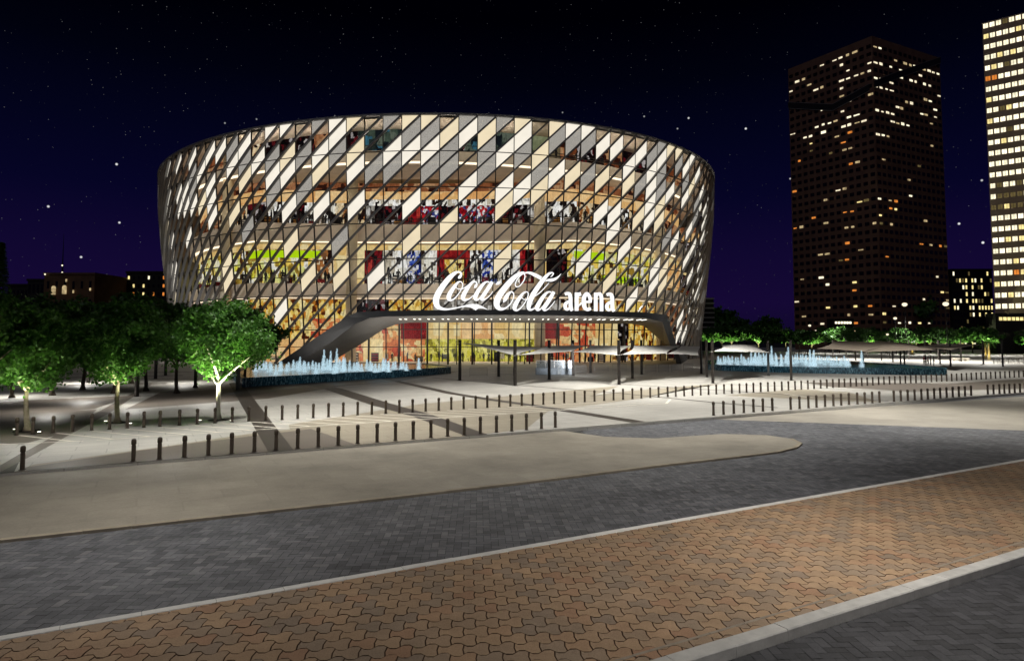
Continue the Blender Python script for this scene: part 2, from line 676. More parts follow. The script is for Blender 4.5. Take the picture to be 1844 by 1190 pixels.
# --- kerbs: separate stones cast end to end
M['kerb'] = surf('pale_kerb_concrete', lin((192, 190, 185)), 0.75, 0, 0.14, 2.5, 0.3, island=0.08)


M['grout_line'] = surf('edging_stone', lin((150, 138, 122)), 0.8, 0, 0.2, 3)
M['kerb_white'] = surf('white_kerb_stone', lin((226, 224, 218)), 0.75, 0, 0.1, 2.5, 0.3, island=0.06)


def kerb(name, p, q, half, z0, z1, step=1.2, chamfer=0.02, mat='kerb'):
    mb = MB()
    d = (q - p)
    Lk = d.length
    d.normalize()
    nrm = Vector((-d.y, d.x, 0))
    k = 0.0
    while k < Lk:
        a, b = p + d * (k + 0.004), p + d * min(k + step - 0.004, Lk)
        rings = []
        j = rnd.uniform(-0.004, 0.004)
        for e in (a, b):
            rings.append([(*(e - nrm * half).xy, z0), (*(e - nrm * half).xy, z1 - chamfer + j), (*(e - nrm * (half - chamfer)).xy, z1 + j),
                          (*(e + nrm * (half - chamfer)).xy, z1 + j), (*(e + nrm * half).xy, z1 - chamfer + j), (*(e + nrm * half).xy, z0)])
        mb.sweep(rings)
        k += step
    struct(name, mb, M[mat])


kerb('kerb_far_side', A1, K1b + sd * 60, 0.11, ZR - 0.05, 0.012, mat='kerb_white')
kerb('kerb_near_side', A2, K2b + sd * 60, 0.15, ZR - 0.05, 0.03)
kerb('kerb_path_edging', A2 + sn * 0.42, K2b + sd * 60 + sn * 0.42, 0.03, -0.02, 0.004, 0.8, 0.004, mat='grout_line')

# --- concrete apron (island) and a pale sheet painting the light pool on the right
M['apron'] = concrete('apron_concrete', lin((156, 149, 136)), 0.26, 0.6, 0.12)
M['apron_edge'] = surf('apron_kerb', lin((158, 148, 130)), 0.8, 0, 0.15, 1.5, island=0.1)
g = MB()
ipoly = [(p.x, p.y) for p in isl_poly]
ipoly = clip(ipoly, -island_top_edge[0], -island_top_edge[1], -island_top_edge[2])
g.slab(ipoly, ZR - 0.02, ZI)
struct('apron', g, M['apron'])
# kerb stones along the apron's street side
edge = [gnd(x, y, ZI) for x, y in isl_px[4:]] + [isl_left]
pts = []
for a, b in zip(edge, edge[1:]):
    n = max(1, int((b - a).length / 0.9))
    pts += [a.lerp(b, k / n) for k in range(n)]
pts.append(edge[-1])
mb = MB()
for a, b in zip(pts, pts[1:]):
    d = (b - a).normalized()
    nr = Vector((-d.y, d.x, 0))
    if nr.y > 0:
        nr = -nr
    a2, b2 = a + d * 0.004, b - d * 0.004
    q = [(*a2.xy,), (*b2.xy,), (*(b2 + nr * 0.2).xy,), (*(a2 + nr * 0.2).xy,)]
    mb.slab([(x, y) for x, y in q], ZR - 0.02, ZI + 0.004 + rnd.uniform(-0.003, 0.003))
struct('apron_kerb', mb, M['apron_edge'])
g = MB()
fc = [gnd(1250, 754, ZR), gnd(1400, 759, ZR), gnd(1600, 766, ZR), gnd(1844, 775, ZR), gnd(2000, 779, ZR), gnd(2050, 700, ZR)]
fcp = clip([(p.x, p.y) for p in fc], -h_pl[0], -h_pl[1], -h_pl[2] - 0.06)
g.poly([(a, b, ZR + 0.006) for a, b in fcp])  # pale sheet painting a pool of lamp light on the grey blocks
M['road_light_pool'] = concrete('painted_light_pool', lin((158, 152, 141)), 0.24, 0.55)
struct('road_light_pool', g, M['road_light_pool'])

# --- plaza: pale sheet with darker stone bands, and wedges painting light and shade
M['plaza'] = concrete('plaza_pale_stone', lin((190, 187, 180)), 0.14, 0.5, 0.3)
M['plaza_mid'] = concrete('plaza_mid_shade_tone', lin((158, 149, 132)), 0.12, 0.5, 0.3)
M['plaza_grey'] = concrete('plaza_grey_stone_and_shade', lin((112, 104, 96)), 0.1, 0.5, 0.12)
M['plaza_dark'] = concrete('plaza_dark_stone_and_shade', lin((66, 60, 55)), 0.12, 0.5, 0.1)
M['paint'] = surf('white_paint', lin((232, 226, 212)), 0.6, 0, 0.08, 3)
g = MB()
far = 420
g.slab([(PA.x, PA.y), (PB.x, PB.y), (PB.x, far), (-260, far), (-260, PA.y)], -0.2, 0.0)
struct('plaza', g, M['plaza'])
# dark reveal under the plaza edge
lvl = [0]
HP = halfplane(PE0 + pn * 0.03, PE1 + pn * 0.03)


def patch(name, px, mat, z):
    pts = [gnd(x, y) for x, y in px]
    q = clip([(p.x, p.y) for p in pts], *HP)
    if len(q) < 3:
        return
    g = MB()
    g.poly([(a, b, z) for a, b in q])
    o = struct(name, g, mat)
    if o.data.polygons[0].normal.z < 0:
        o.data.flip_normals()
    return o


def strip(name, line, mat, z):
    """line: (x, y, half width in metres) in photo pixels on the ground"""
    P3 = [gnd(x, y) for x, y, h in line]
    lft, rgt = [], []
    for i, p in enumerate(P3):
        d = (P3[min(i + 1, len(P3) - 1)] - P3[max(i - 1, 0)]).normalized()
        nr = Vector((-d.y, d.x, 0)) * line[i][2]
        lft.append(p + nr)
        rgt.append(p - nr)
    g = MB()
    for i in range(len(P3) - 1):
        q = clip([(v.x, v.y) for v in (lft[i], rgt[i], rgt[i + 1], lft[i + 1])], *HP)
        if len(q) > 2:
            g.poly([(a, b, z) for a, b in q])
    return struct(name, g, mat)


# wedges, mostly light and shade painted as paving tone (lowest level 4 mm)
patch('plaza_wedge', [(60, 836), (300, 803), (480, 776), (1000, 738), (1150, 718), (1230, 700), (1300, 690), (1130, 704), (985, 727), (820, 750), (880, 780), (700, 800), (300, 835), (0, 860)], M['plaza_mid'], 0.004)
patch('plaza_wedge', [(520, 764), (760, 727), (1115, 695), (985, 742), (948, 772), (720, 800), (530, 812)], M['plaza_mid'], 0.005)
patch('plaza_wedge', [(1305, 712), (1470, 720), (1583, 724), (1530, 706), (1440, 700)], M['plaza_mid'], 0.004)
patch('plaza_wedge', [(410, 700), (700, 676), (830, 668), (720, 686), (610, 696), (480, 718), (225, 737), (290, 706)], M['plaza_grey'], 0.0045)  # shade in front of the fountain basin, painted as grey paving
patch('plaza_wedge', [(0, 752), (170, 736), (240, 712), (60, 720), (0, 724)], M['plaza_grey'], 0.0052)
patch('plaza_wedge', [(0, 748), (175, 737), (130, 776), (40, 800), (0, 798)], M['plaza_grey'], 0.0058)
patch('plaza_wedge', [(0, 838), (45, 812), (20, 860), (0, 862)], M['plaza_dark'], 0.006)
patch('plaza_wedge', [(40, 842), (330, 800), (560, 772), (640, 800), (300, 835), (60, 855)], M['plaza_grey'], 0.0052)
patch('plaza_wedge', [(1440, 688), (1720, 690), (1844, 682), (1844, 700), (1640, 705), (1500, 697)], M['plaza_grey'], 0.004)
# bands (8-12 mm)
patch('plaza_band', [(412, 690), (434, 688), (530, 812), (484, 815)], M['plaza_dark'], 0.009)
patch('plaza_band', [(258, 697), (276, 690), (200, 742), (47, 826), (0, 850), (0, 838)], M['plaza_grey'], 0.0085)
strip('plaza_band', [(550, 690, 0.9), (600, 700, 0.85), (683, 727, 0.8), (760, 748, 0.7), (860, 784, 0.6)], M['plaza_dark'], 0.0095)
strip('plaza_band', [(690, 681, 0.5), (740, 692, 0.5), (812, 708, 0.5), (880, 719, 0.5), (959, 730, 0.5), (1050, 744, 0.5), (1150, 760, 0.5)], M['plaza_dark'], 0.0102)
strip('plaza_band', [(780, 680, 0.2), (900, 691, 0.2), (1115, 708, 0.2), (1300, 726, 0.2), (1400, 734, 0.2)], M['plaza_dark'], 0.0086)
strip('plaza_band', [(1120, 692, 0.2), (1285, 702, 0.2), (1500, 716, 0.2), (1600, 722, 0.2)], M['plaza_dark'], 0.0088)
strip('plaza_band', [(1280, 690, 0.15), (1500, 700, 0.15), (1750, 710, 0.15)], M['plaza_dark'], 0.009)
for k, (ya, yb) in enumerate(((633, 633), (637.5, 638), (643, 644), (650, 651.5))):
    strip('plaza_band', [(1440, ya, 1.2), (1640, (ya + yb) / 2, 1.2), (1844, yb, 1.2), (1990, yb + .3, 1.2)], M['plaza_grey'], 0.0092 + k * 0.0005)
for k, (x0, x1, y) in enumerate(((0, 300, 690), (0, 330, 676), (60, 420, 668))):
    strip('plaza_band', [(x0, y + 6, 1.0), (x1, y, 1.0)], M['plaza_grey'], 0.0072 + k * 0.0004)

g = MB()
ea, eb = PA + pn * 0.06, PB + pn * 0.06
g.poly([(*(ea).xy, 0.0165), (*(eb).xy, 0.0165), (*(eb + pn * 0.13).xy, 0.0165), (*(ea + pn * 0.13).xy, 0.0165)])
struct('edge_shadow_line', g, M['plaza_dark'])  # dark strip painting the shadow line along the plaza step
# painted bay markings
LINE = [(-60, 802), (0, 798.5), (151, 795), (286, 785), (487, 772), (664, 761), (849, 748.5), (992, 740.5), (1100, 733), (1200, 726.5)]
LG = [gnd(x, y) for x, y in LINE]
p0, p1 = gnd(120, 796), gnd(1200, 726.5)
g = MB()


def paint_line(a, b, w, z=0.0142):
    d = (b - a).normalized()
    nr = Vector((-d.y, d.x, 0)) * w / 2
    g.poly([(*(a - nr).xy, z), (*(b - nr).xy, z), (*(b + nr).xy, z), (*(a + nr).xy, z)])


paint_line(gnd(-60, 803), gnd(150, 794), 0.14)
paint_line(p0 + (p1 - p0).normalized() * 1.2, p1, 0.14, 0.0146)
paint_line(p1, gnd(1207, 719), 0.2)
NB = 24
ref = gnd(771, 756) - gnd(675, 750)
for k in range(NB):
    s = p0.lerp(p1, (k + 0.2) / NB)
    paint_line(s, s - ref.normalized() * 4.6, 0.15, 0.0134)
for (xa, ya, xb, yb) in ((1330, 713, 1360, 717), (1410, 709, 1465, 716), (1475, 703, 1530, 709), (1675, 690, 1735, 694)):
    paint_line(gnd(xa, ya), gnd(xb, yb), 0.2, 0.0134)
struct('bay_markings', g, M['paint'])

# ================================================================== ARENA
AC = Vector((-20.1, 205.0, 0))
NCOL, DTH = 136, R_(360 / 136)
ZTOP, NR = 47.9, 14
S = ZTOP / NR
TH0 = R_(1.84)
TILT = 0.0004      # the rim rises gently to the right


def Rz(z):
    k = [(0, 74.4), (8, 75.0), (18, 76.3), (28, 77.6), (38, 78.6), (48, 79.0), (60, 79.2)]
    for (a, ra), (b, rb) in zip(k, k[1:]):
        if z <= b:
            return ra + (rb - ra) * (z - a) / (b - a)
    return 79.2


def fac(th, z, off=0.0):
    r = Rz(max(z, 0)) + off
    x = r * math.sin(th)
    return Vector((AC.x + x, AC.y - r * math.cos(th), z * (1 + TILT * x)))


def facY(X, z=5, off=0.0):
    r = Rz(z) + off
    return AC.y - math.sqrt(max(r * r - (X - AC.x) ** 2, 0))


I0, I1 = -28, 35          # columns modelled in detail


def th_of(i):
    return TH0 + i * DTH


def in_portal(p):
    if p.z > 9.6 or p.y > AC.y:
        return False
    return -41.5 + 1.45 * p.z < p.x < 44 - 1.2 * p.z


arena = thing('arena', (0, 0, 0), 'large round arena with slanted fins and cream panels over lit galleries', 'arena')

# fins
for k in range(I0 - NR, I1 + 1):
    seg = []
    mb = MB()
    sub = 3

    def flush():
        if len(seg) > 1:
            mb.sweep([list(r) for r in seg])
        seg.clear()
    for q in range(NR * sub + 1):
        i = k + q / sub
        if i < I0 - 0.01 or i > I1 + 0.01:
            flush()
            continue
        z = q / sub * S
        th = th_of(i)
        p = fac(th, z)
        if in_portal(p):
            flush()
            continue
        # section: across the fin in the facade surface, and outwards
        tv = (fac(th_of(i + 0.05), z + 0.05 * S) - fac(th_of(i - 0.05), z - 0.05 * S)).normalized()
        nrm = Vector((math.sin(th), -math.cos(th), 0))
        ac = tv.cross(nrm).normalized()
        a, b = 0.16, 0.16
        seg.append([p + nrm * 0.06 - ac * a, p + nrm * 0.06 + ac * a, p + nrm * 0.62 + ac * b, p + nrm * 0.62 - ac * b])
    flush()
    if mb.v:
        mb.build('diagonal_fin', M['fin'], arena)

# mullions
for i in range(I0, I1 + 1):
    th = th_of(i)
    rings = []
    for q in range(NR + 1):
        z = min(q * S, ZTOP)
        p = fac(th, z)
        t = Vector((math.cos(th), math.sin(th), 0))
        n = Vector((math.sin(th), -math.cos(th), 0))
        w = 0.085
        rings.append([p - t * w - n * 0.16, p + t * w - n * 0.16, p + t * w + n * 0.11, p - t * w + n * 0.11])
    mb = MB()
    mb.sweep(rings)
    mb.build('mullion', M['mullion'], arena)


def ring_bar(z, h, n0, n1, mat, name, i0=I0, i1=I1):
    mb = MB()
    rings = []
    for q in range((i1 - i0) * 2 + 1):
        th = th_of(i0 + q / 2)
        rings.append([fac(th, z, n0) - Vector((0, 0, h / 2)), fac(th, z, n1) - Vector((0, 0, h / 2)),
                      fac(th, z, n1) + Vector((0, 0, h / 2)), fac(th, z, n0) + Vector((0, 0, h / 2))])
    mb.sweep(rings)
    return mb.build(name, mat, arena)


for j in range(1, 7):
    ring_bar(j * 2 * S, 0.16, -0.19, 0.125, M['mullion'], 'transom')
ring_bar(S, 0.13, -0.19, 0.125, M['mullion'], 'transom')
ring_bar(ZTOP + 0.18, 0.34, -0.6, 0.66, M['fin'], 'roof_rim', -68, 68)

# glazing: one curtain wall right round; the back half of the drum is closed cladding
mb = MB()
for i in range(I0, I1):
    for q in range(0, NR, 2):
        mb.poly([fac(th_of(i), q * S), fac(th_of(i + 1), q * S), fac(th_of(i + 1), (q + 2) * S), fac(th_of(i), (q + 2) * S)])
mb.build('glazing', M['glass'], arena)
mb = MB()
for i in range(I1, I0 + NCOL):
    for q in range(0, NR, 2):
        mb.poly([fac(th_of(i), q * S), fac(th_of(i + 1), q * S), fac(th_of(i + 1), (q + 2) * S), fac(th_of(i), (q + 2) * S)])
mb.build('rear_cladding', M['fin'], arena)
mb = MB()
mb.poly([fac(th_of(i), ZTOP + 0.1) for i in range(NCOL)])
mb.build('roof', M['roof'], arena)

# panels
def cell_at(px, py):
    """facade cell (column, diagonal) seen at a photo pixel"""
    d = ray(px, py)
    r = 77.0
    for _ in range(6):
        a = d.x ** 2 + d.y ** 2
        b_ = -2 * (d.x * AC.x + d.y * AC.y)
        c_ = AC.x ** 2 + AC.y ** 2 - r * r
        q = b_ * b_ - 4 * a * c_
        if q < 0:
            return None
        t = (-b_ - math.sqrt(q)) / (2 * a)
        P_ = d * t
        z = (CH + P_.z) / (1 + TILT * (P_.x - AC.x))
        r = Rz(max(0, min(z, 59)))
    th = math.atan2(P_.x - AC.x, AC.y - P_.y)
    u = (th - TH0) / DTH
    i = math.floor(u)
    return i, math.floor(z / S - (u - i))


# where the photo shows closed panels: (origin x, origin y, scale, points); c = cream, t = tan, f = frosted
SHOWN = [
    (400, 200, 7.935, 'c60,540 c370,490 c685,310 c885,280 c568,690 c225,740 t960,640 c775,915 c970,900 c1405,610 t1420,880 t270,1110 f1330,240 f1200,570 f780,560 f720,760 f410,620 f1180,700 f90,680 f845,1040'),
    (600, 200, 7.935, 'c50,300 c20,160 t230,180 t310,590 c320,840 t1070,150 t1350,140 c830,560 c1100,560 c1380,560 f100,420 f780,130 f1100,270 f1370,300 f580,800 f840,820 f1390,870 f90,640'),
    (800, 200, 7.935, 't100,280 c340,300 t600,310 t1120,160 c1150,340 c880,600 t1400,620 c340,1070 c880,1080 c1130,1100 t1380,1110 t1570,230 f320,150 f590,150 f850,150 f100,420 f610,560 f1140,560 f600,820 f1390,870 f90,720 f1050,760'),
    (1000, 200, 7.935, 'c60,230 c300,260 c520,290 c750,490 c930,370 c1290,430 c1300,600 c1110,810 c1560,530 c1440,860 c80,880 t290,910 t720,1000 t1100,1000 c1420,1060 f90,380 f300,440 f530,430 f940,520 f1380,700 f500,930 f1260,900 f1270,1050 f1560,900 f1460,450'),
    (400, 350, 7.935, 't250,80 c150,250 c1010,220 c1440,200 t1035,700 t1270,1090 t80,1110 f320,720 f760,80 f1180,60'),
    (600, 350, 7.935, 'c340,180 c1120,180 t1130,650 c630,1090 t150,1100 f120,560 f120,740'),
    (800, 350, 7.935, 't100,270 c70,480 t870,190 t850,900'),
    (1000, 350, 7.935, 'c690,110 t690,300 c880,130 t1240,170 c870,530 c1030,790 c1380,390 c440,980 t860,1130 t1540,150 c1450,1080 c1370,30'),
    (1160, 230, 6.264, 't270,240 t355,260 c150,450 t130,500 c120,680 c20,780 c455,430 c515,350 c575,520 t505,640 c330,740 c490,800 c620,730 t240,830 t200,940 c90,1050 f300,1100 c540,1030 c680,870 c700,950 c735,930 c645,1160 f110,310 f360,390 f240,550 f430,640 f560,840 f600,900'),
    (1160, 410, 5.174, 'c240,230 c370,270 c120,420 t130,520 c400,470 c510,350 c545,380 c470,610 c370,720 t190,330 c470,120 c540,70 c345,1070 c330,1000'),
    (280, 240, 5.947, 'c545,260 c755,190 c665,330 c390,290 c245,390 c145,450 c75,500 c640,480 c350,620 c285,660 c430,730 c470,490 t515,680 c600,690 c495,820 c580,800 c615,910 c820,890 c255,980 c410,840 c340,860 f400,400 f590,330 f580,560 f420,560'),
    (280, 420, 7.935, 't1010,700 c470,200'),
    (450, 480, 7.0, 'c775,150 t1170,150 c445,560'),
    (860, 460, 4.19, 't1015,200 c1200,280 c1185,350 c1380,100'),
    (480, 460, 4.39, 't1180,380'),
]
PAN = {}
for ox, oy, k, txt in SHOWN:
    for w_ in txt.split():
        x, y = w_[1:].split(',')
        c_ = cell_at(ox + float(x) / k, oy + float(y) / k)
        if c_ and I0 <= c_[0] < I1 and -1 <= c_[1] < NR:
            PAN.setdefault(c_, w_[0])
prn = random.Random(5)
# the strongly foreshortened flanks, where single panels cannot be told apart
for i in list(range(I0, -19)) + list(range(24, I1)):
    for h in range(1, NR):
        x = prn.random()
        if (i, h) not in PAN and x < 0.3:
            PAN[(i, h)] = 'c' if x < 0.16 else ('t' if x < 0.22 else 'f')


def free(c_):
    z0 = (c_[1] + 1) * S
    return not (in_portal(fac(th_of(c_[0] + .5), min(z0, ZTOP))) or in_portal(fac(th_of(c_[0] + .5), max(z0 - S, 0))))


PAN = {c_: k for c_, k in PAN.items() if free(c_)}


def cell_mesh(mb, i, h, off):
    a, b = th_of(i + 0.02), th_of(i + 0.98)
    z = [h * S, (h + 1) * S, (h + 2) * S]
    lo0, hi0 = max(z[0], 0), min(z[1], ZTOP)
    P_ = [(a, z[0]), (b, z[1]), (b, z[2]), (a, z[1])]
    # clip in z
    out = []
    n = 4
    pts = P_
    for (s, lim) in ((1, 0.02), (-1, ZTOP - 0.02)):
        out = []
        for q in range(len(pts)):
            u, v = pts[q], pts[(q + 1) % len(pts)]
            du, dv = s * (u[1] - lim), s * (v[1] - lim)
            if du >= 0:
                out.append(u)
            if du * dv < 0:
                k = du / (du - dv)
                out.append((u[0] + k * (v[0] - u[0]), u[1] + k * (v[1] - u[1])))
        pts = out
    if len(pts) < 3:
        return
    n = len(pts)
    vs = [fac(t, z_, off) for t, z_ in pts] + [fac(t, z_, off + 0.06) for t, z_ in pts]
    fs = [tuple(range(n - 1, -1, -1)), tuple(range(n, 2 * n))] + [(q, (q + 1) % n, n + (q + 1) % n, n + q) for q in range(n)]
    mb.raw(vs, fs)


def facing(c):
    th = th_of(c[0] + .5) - math.atan2(-AC.x, AC.y)
    return abs(th)


order = sorted(PAN, key=facing)
for kind_, mat_, nm in (('c', 'cream', 'cream_panel'), ('t', 'tan', 'cream_panel'), ('f', 'frost', 'frosted_panel')):
    own = [c_ for c_ in order if PAN[c_] == kind_]
    lim = {'c': 66, 't': 34, 'f': 90}[kind_]
    for c_ in own[:lim]:
        mb = MB()
        cell_mesh(mb, *c_, 0.02)
        if mb.v:
            mb.build(nm, M[mat_], arena)
    mb = MB()
    for c_ in own[lim:]:
        cell_mesh(mb, *c_, 0.02)
    if mb.v:
        tag(mb.build(nm, M[mat_], arena), kind='stuff')

# ---- interior galleries: their edge bows away from the glass in the middle
RG = 71.5


def edge_y(X, extra=0.0):
    y = 145 - 8 * ((X + 22) / 58) ** 2
    r = RG - extra
    d = r * r - (X - AC.x) ** 2
    yf = AC.y - math.sqrt(d) if d > 0 else AC.y
    return max(y, yf) + extra


XS = [AC.x - RG + 0.6 + k * (2 * RG - 1.2) / 90 for k in range(91)]
LEV = [(13.9, 17.0), (26.3, 30.1), (40.4, 42.4)]


def gallery(z0, z1):
    mb = MB()
    rings = []
    for X in XS:
        y = edge_y(X)
        rings.append([(X, y, z0), (X, y, z1), (X, y + 16, z1), (X, y + 16, z0)])
    mb.sweep(rings)
    mb.build('gallery_slab', M['beige'], arena)
    # bright soffit cove under the slab edge
    mb = MB()
    for a, b in zip(XS[6:-6], XS[7:-5]):
        mb.poly([(a, edge_y(a) + 0.6, z0 - 0.03), (b, edge_y(b) + 0.6, z0 - 0.03), (b, edge_y(b) + 2.4, z0 - 0.03), (a, edge_y(a) + 2.4, z0 - 0.03)])
    mb.build('cove_light', M['cove'], arena)
    # handrail
    mb = MB()
    rings = []
    for X in XS:
        y = edge_y(X) + 0.15
        rings.append([(X, y, z1 + 1.08), (X, y, z1 + 1.2), (X, y + 0.1, z1 + 1.2), (X, y + 0.1, z1 + 1.08)])
    mb.sweep(rings)
    for X in XS[::2]:
        y = edge_y(X) + 0.2
        mb.box((X, y, z1 + 0.54), (0.08, 0.08, 1.08))
    mb.build('gallery_railing', M['rail'], arena)


for a, b in LEV[:2]:
    gallery(a, b)
_edge = edge_y


def edge_y(X, extra=0.0):
    r = 74.6 - extra
    d = r * r - (X - AC.x) ** 2
    return AC.y - math.sqrt(d) if d > 0 else AC.y


top_edge = edge_y
gallery(*LEV[2])
edge_y = _edge
mb = MB()
mb.poly([(X, edge_y(X) - 3, 0.03) for X in XS] + [(X, 175, 0.03) for X in XS[::-1]])
mb.build('ground_floor', M['beige'], arena)
mb = MB()
mb.poly([fac(th_of(i), ZTOP - 0.3, -0.3) for i in range(NCOL)])
mb.build('ceiling', M['soffit'], arena)

# displays behind the galleries
D = {}
D['white'] = display('shop_white', [(248, 247, 243), (232, 228, 214), (250, 246, 236), (190, 180, 160), (240, 236, 226), (40, 26, 20), (24, 18, 18)], 0.9, 0.8, 2.0)
D['cream'] = display('shop_cream', [(238, 214, 170), (120, 80, 50), (244, 228, 196), (170, 110, 60), (40, 24, 18), (232, 206, 160)], 0.8, 0.8, 1.8)
D['dark'] = display('shop_dark', [(14, 8, 8), (26, 12, 12), (12, 10, 14), (96, 24, 28), (180, 172, 170), (18, 10, 10), (40, 22, 18), (8, 6, 6)], 0.8, 0.7, 1.4)
D['red'] = display('shop_red', [(96, 10, 18), (150, 24, 30), (40, 6, 10), (190, 60, 50), (22, 6, 8), (120, 16, 24), (14, 8, 8)], 0.8, 0.6, 4.0)
D['redwhite'] = display('shop_red_white', [(196, 36, 40), (226, 222, 224), (150, 20, 30), (60, 70, 130), (236, 236, 236), (40, 10, 14), (120, 16, 24)], 0.8, 0.55, 1.3)
D['blue'] = display('shop_blue', [(30, 50, 150), (226, 228, 236), (20, 36, 110), (236, 236, 240), (70, 100, 190), (14, 16, 40), (206, 200, 190)], 0.8, 0.6, 1.4)
D['lime'] = display('shop_lime', [(226, 226, 140), (246, 240, 206), (216, 206, 70), (240, 226, 150), (244, 240, 226), (160, 130, 50), (80, 50, 24), (240, 206, 96)], 0.85, 1.0, 1.4)
D['limesign'] = glow('lime_sign', lin((186, 226, 20)), 0.85, 0.1, 0.3)
D['yellow'] = display('shop_yellow', [(236, 200, 96), (244, 216, 130), (224, 176, 70), (250, 232, 170), (190, 120, 40), (90, 40, 16), (246, 220, 140)], 0.85, 0.7, 1.8, 0.2)
D['orange'] = display('shop_orange', [(220, 124, 74), (236, 160, 96), (238, 196, 130), (200, 84, 54), (244, 216, 154), (228, 140, 84)], 0.8, 1.4, 0.8)
D['peach'] = display('shop_peach', [(240, 196, 136), (234, 186, 120), (228, 170, 106), (246, 208, 150)], 0.85, 3.0, 1.0, 0.7)
D['ivory'] = display('hall_ivory', [(240, 214, 150), (236, 204, 136), (244, 224, 168), (230, 192, 120)], 0.85, 2.2, 1.4, 0.7)
D['yellowgreen'] = display('hall_yellow_green', [(216, 206, 70), (196, 190, 60), (236, 226, 120), (120, 116, 36), (226, 214, 100), (150, 140, 44)], 0.8, 0.7, 1.5, 0.2)
D['maroon'] = display('hall_maroon', [(140, 24, 26), (112, 14, 20), (168, 40, 36), (126, 18, 22)], 0.8, 1.2, 1.5, 0.5)
D['grey'] = display('shop_grey', [(176, 170, 160), (206, 202, 194), (130, 124, 116), (226, 222, 216), (60, 50, 44), (150, 140, 130)], 0.7, 0.9, 1.4)
D['terra'] = display('ceiling_terracotta', [(190, 130, 88), (160, 96, 60), (206, 158, 114), (130, 70, 40), (60, 30, 20)], 0.6, 1.6, 0.9, 0.4)
D['olive'] = display('wall_olive', [(128, 134, 100), (118, 122, 92), (140, 146, 112), (110, 96, 70)], 0.7, 2.4, 1.2, 0.7)
D['teal'] = display('shop_teal', [(70, 84, 72), (40, 50, 46), (86, 100, 88), (24, 30, 34), (60, 110, 130), (100, 110, 96)], 0.7, 1.2, 1.6)


def px_to_X(px, depth):
    """world X where a column of the photo meets the surface `depth` metres behind the gallery edge"""
    k = (px - CX) / FPX
    y = 150.0
    for _ in range(12):
        y = 0.5 * y + 0.5 * (edge_y(k * y * 1.0) + depth)
    return k * y


def display_wall(px0, px1, z0, z1, mat, depth=5.0, name='shop_front', thick=0.25):
    xa, xb = px_to_X(px0, depth), px_to_X(px1, depth)
    n = max(1, int(abs(xb - xa) / 3))
    mb = MB()
    rings = []
    for q in range(n + 1):
        X = xa + (xb - xa) * q / n
        y = edge_y(X) + depth
        rings.append([(X, y, z0), (X, y + thick, z0), (X, y + thick, z1), (X, y, z1)])
    mb.sweep(rings)
    return mb.build(name, D[mat], arena)


Z1t, Z2b, Z2t, Z3b, Z3t, Z4b, Z4t = 13.6, 13.9, 17.0, 26.3, 30.1, 40.4, 42.4
# lower gallery (first level above the entrance)
for a, b, m in ((325, 400, 'lime'), (400, 470, 'lime'), (470, 560, 'lime'), (560, 600, 'cream'), (600, 655, 'ivory'), (655, 688, 'red'), (688, 732, 'white'), (732, 757, 'blue'),
                (757, 786, 'white'), (786, 800, 'red'), (800, 835, 'yellow'), (835, 846, 'red'), (846, 868, 'white'), (868, 896, 'blue'), (896, 936, 'white'), (936, 962, 'red'),
                (962, 984, 'ivory'), (984, 1022, 'dark'), (1022, 1085, 'lime'), (1085, 1150, 'lime'), (1150, 1190, 'lime'), (1190, 1235, 'peach'), (1235, 1262, 'dark')):
    display_wall(a, b, Z2t + 0.02, Z3b - 1.3, m)
display_wall(786, 846, Z3b - 3.4, Z3b - 1.3, 'maroon', 4.7)
display_wall(445, 575, Z3b - 3.2, Z3b - 1.6, 'limesign', 4.6, 'lit_fascia')
display_wall(1035, 1090, Z3b - 3.4, Z3b - 1.8, 'limesign', 4.6, 'lit_fascia')
display_wall(1085, 1150, Z2t + 1.0, Z2t + 2.4, 'limesign', 4.6, 'lit_fascia')
display_wall(325, 1262, Z3b - 1.25, Z3b - 0.1, 'ivory', 4.9, 'soffit_band')
# upper gallery
for a, b, m in ((322, 390, 'terra'), (390, 440, 'cream'), (440, 475, 'dark'), (475, 520, 'white'), (520, 545, 'dark'), (545, 600, 'white'), (600, 655, 'cream'), (655, 672, 'grey'), (672, 725, 'dark'), (725, 757, 'red'),
                (757, 788, 'redwhite'), (788, 826, 'dark'), (826, 892, 'redwhite'), (892, 950, 'dark'), (950, 986, 'grey'), (986, 1040, 'white'), (1040, 1072, 'cream'),
                (1072, 1135, 'white'), (1135, 1200, 'cream'), (1200, 1225, 'terra'), (1225, 1264, 'dark')):
    display_wall(a, b, Z3t + 0.02, Z3t + 5.6, m)
display_wall(325, 1262, Z3t + 5.65, Z4b - 2.0, 'peach', 4.9, 'soffit_band')
display_wall(325, 1262, Z4b - 1.95, Z4b - 0.1, 'terra', 4.9, 'soffit_band')
display_wall(655, 960, Z3t + 5.0, Z3t + 6.4, 'white', 4.4, 'lit_fascia')
# top gallery
edge_y = top_edge
for a, b, m in ((322, 420, 'terra'), (420, 470, 'cream'), (470, 500, 'dark'), (500, 560, 'dark'), (560, 600, 'terra'), (600, 640, 'dark'), (640, 725, 'teal'), (725, 790, 'grey'), (790, 835, 'dark'), (835, 900, 'teal'), (900, 960, 'teal'),
                (960, 1010, 'olive'), (1010, 1040, 'terra'), (1040, 1090, 'dark'), (1090, 1125, 'terra'), (1125, 1180, 'dark'), (1180, 1262, 'terra')):
    display_wall(a, b, Z4t + 0.02, 47.5, m, 2.6)
edge_y = _edge
